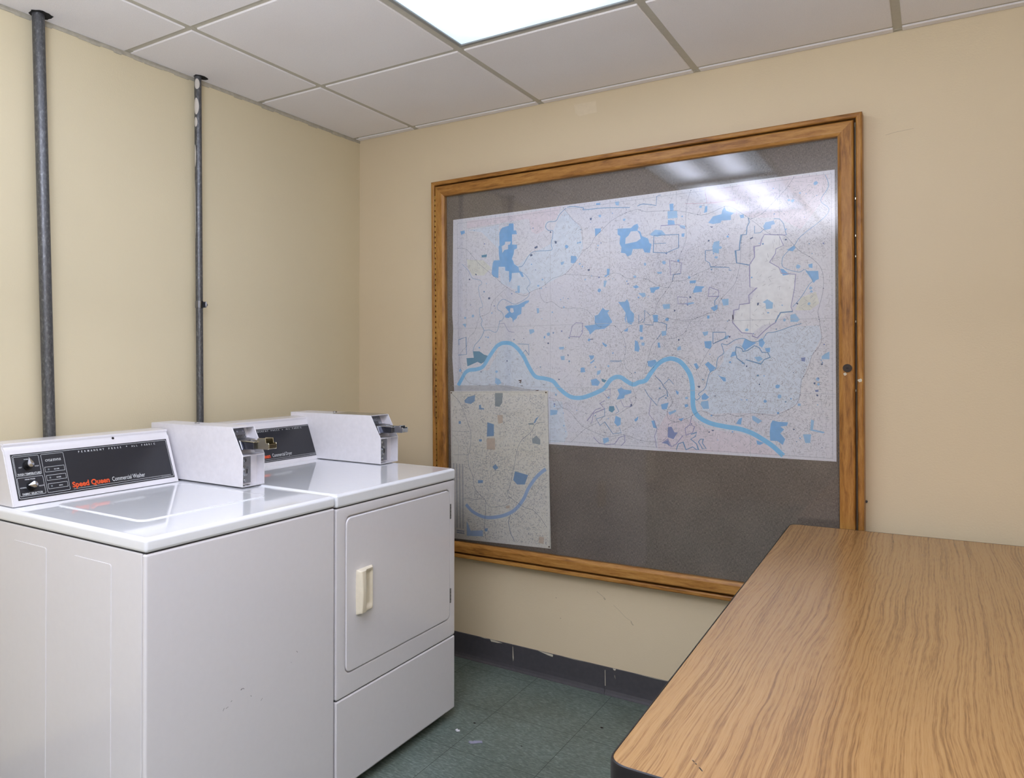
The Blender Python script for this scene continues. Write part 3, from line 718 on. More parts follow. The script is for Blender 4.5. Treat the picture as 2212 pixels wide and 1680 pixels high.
# ------------------------------------------------------------------ glazed bulletin board case
QC = dict(TL=(.4376,2.0505), TR=(2.0645,2.0655), BR=(2.0700,.4505), BL=(.4528,.4355))
SG = dict(TL=(1,-1), TR=(-1,-1), BR=(-1,1), BL=(1,1))
bb = thing('bulletin_board_case', 'large oak-framed display case with grey fabric back and glass door, on the back wall', 'bulletin board', (1.25,0,.44))
def mitre(name, a, b, prof, mat):
    bm = NB(); R = []
    for c in (a, b):
        R.append([bm.verts.new((QC[c][0]+d*SG[c][0], y, QC[c][1]+d*SG[c][1])) for d, y in prof])
    n = len(prof)
    for i in range(n): bm.faces.new((R[0][i], R[0][(i+1) % n], R[1][(i+1) % n], R[1][i]))
    bm.faces.new(R[0]); bm.faces.new(R[1][::-1]); bmesh.ops.recalc_face_normals(bm, faces=list(bm.faces))
    return obj(name, bm, mat, bb, smooth=25)
oprof = [(0,-.0005),(0,-.049),(.0015,-.053),(.0045,-.055),(.0135,-.055),(.0165,-.053),(.018,-.049),(.018,-.0005)]
dprof = [(.0235,-.032),(.0235,-.052),(.025,-.0565),(.029,-.0600),(.055,-.0600),(.060,-.0585),(.0675,-.0540),(.0690,-.0500),(.0690,-.032)]
sides = [('TL','TR','x'),('BL','BR','x'),('TL','BL','z'),('TR','BR','z')]
for a, b, ax in sides: mitre('frame_rail', a, b, oprof, M['oakx' if ax == 'x' else 'oakz'])
for a, b, ax in sides: mitre('door_rail', a, b, dprof, M['oakx' if ax == 'x' else 'oakz'])
bm = NB(); box(bm, .470, 2.040, -.0285, -.004, .470, 2.030)
obj('backing_panel', bm, M['fabric'], bb, label='grey woven fabric pinboard')
bm = NB(); box(bm, .505, 1.998, -.0460, -.0430, .505, 1.995); obj('glass_pane', bm, M['glass'], bb, label='clear glass door pane')
bm = NB(); cyl(bm, (2.0235, -.0620, 1.2532), .0130, .005, 'y', 28, bev=.0015); cyl(bm, (2.0235, -.0648, 1.2532), .0085, .002, 'y', 24); box(bm, 2.0200, 2.0270, -.0664, -.0656, 1.2520, 1.2545, 0, 1, 1)
obj('door_lock', bm, [flat('bronze_lock', (58,48,42), .4, .4), M['dark']], bb, smooth=40, label='round dark bronze keyhole lock')
bm = NB(); z = .50
while z < 1.99:
    box(bm, .4605+(2.05-z)*.0094-.0028, .4605+(2.05-z)*.0094+.0014, -.0570, -.050, z, z+.016, .0008, 1); z += .023
obj('piano_hinge', bm, flat('brass_hinge', (196,160,84), .35, .8), bb, label='brass piano hinge knuckles along the left side')
for z in (1.79, 1.672, 1.606, 1.398, 1.178):
    bm = NB(); box(bm, 2.0440, 2.0462, -.040, -.036, z, z+.007, .0004, 1); obj('keeper_pin', bm, M['nickel'], bb)
def blob(x, z, r, y, seed):
    q = random.Random(seed); bm = NB(); poly_flat(bm, [(x+r*q.uniform(.6,1.2)*math.cos(k*.63), y, z+r*q.uniform(.6,1.2)*math.sin(k*.63)) for k in range(10)], 0, Vector((0,-1,0))); return bm
obj('paint_spot', blob(2.017, 1.2345, .005, -.0604, 2), M['chip'], bb); obj('paint_spot', blob(2.0575, 1.214, .006, -.0554, 5), M['chip'], bb)
bm = NB(); cyl(bm, (2.071, -.004, .8268), .004, .008, 'y', 12); tag(obj('wall_screw', bm, M['darksteel']), 'small dark screw head in the wall beside the board frame', 'screw')

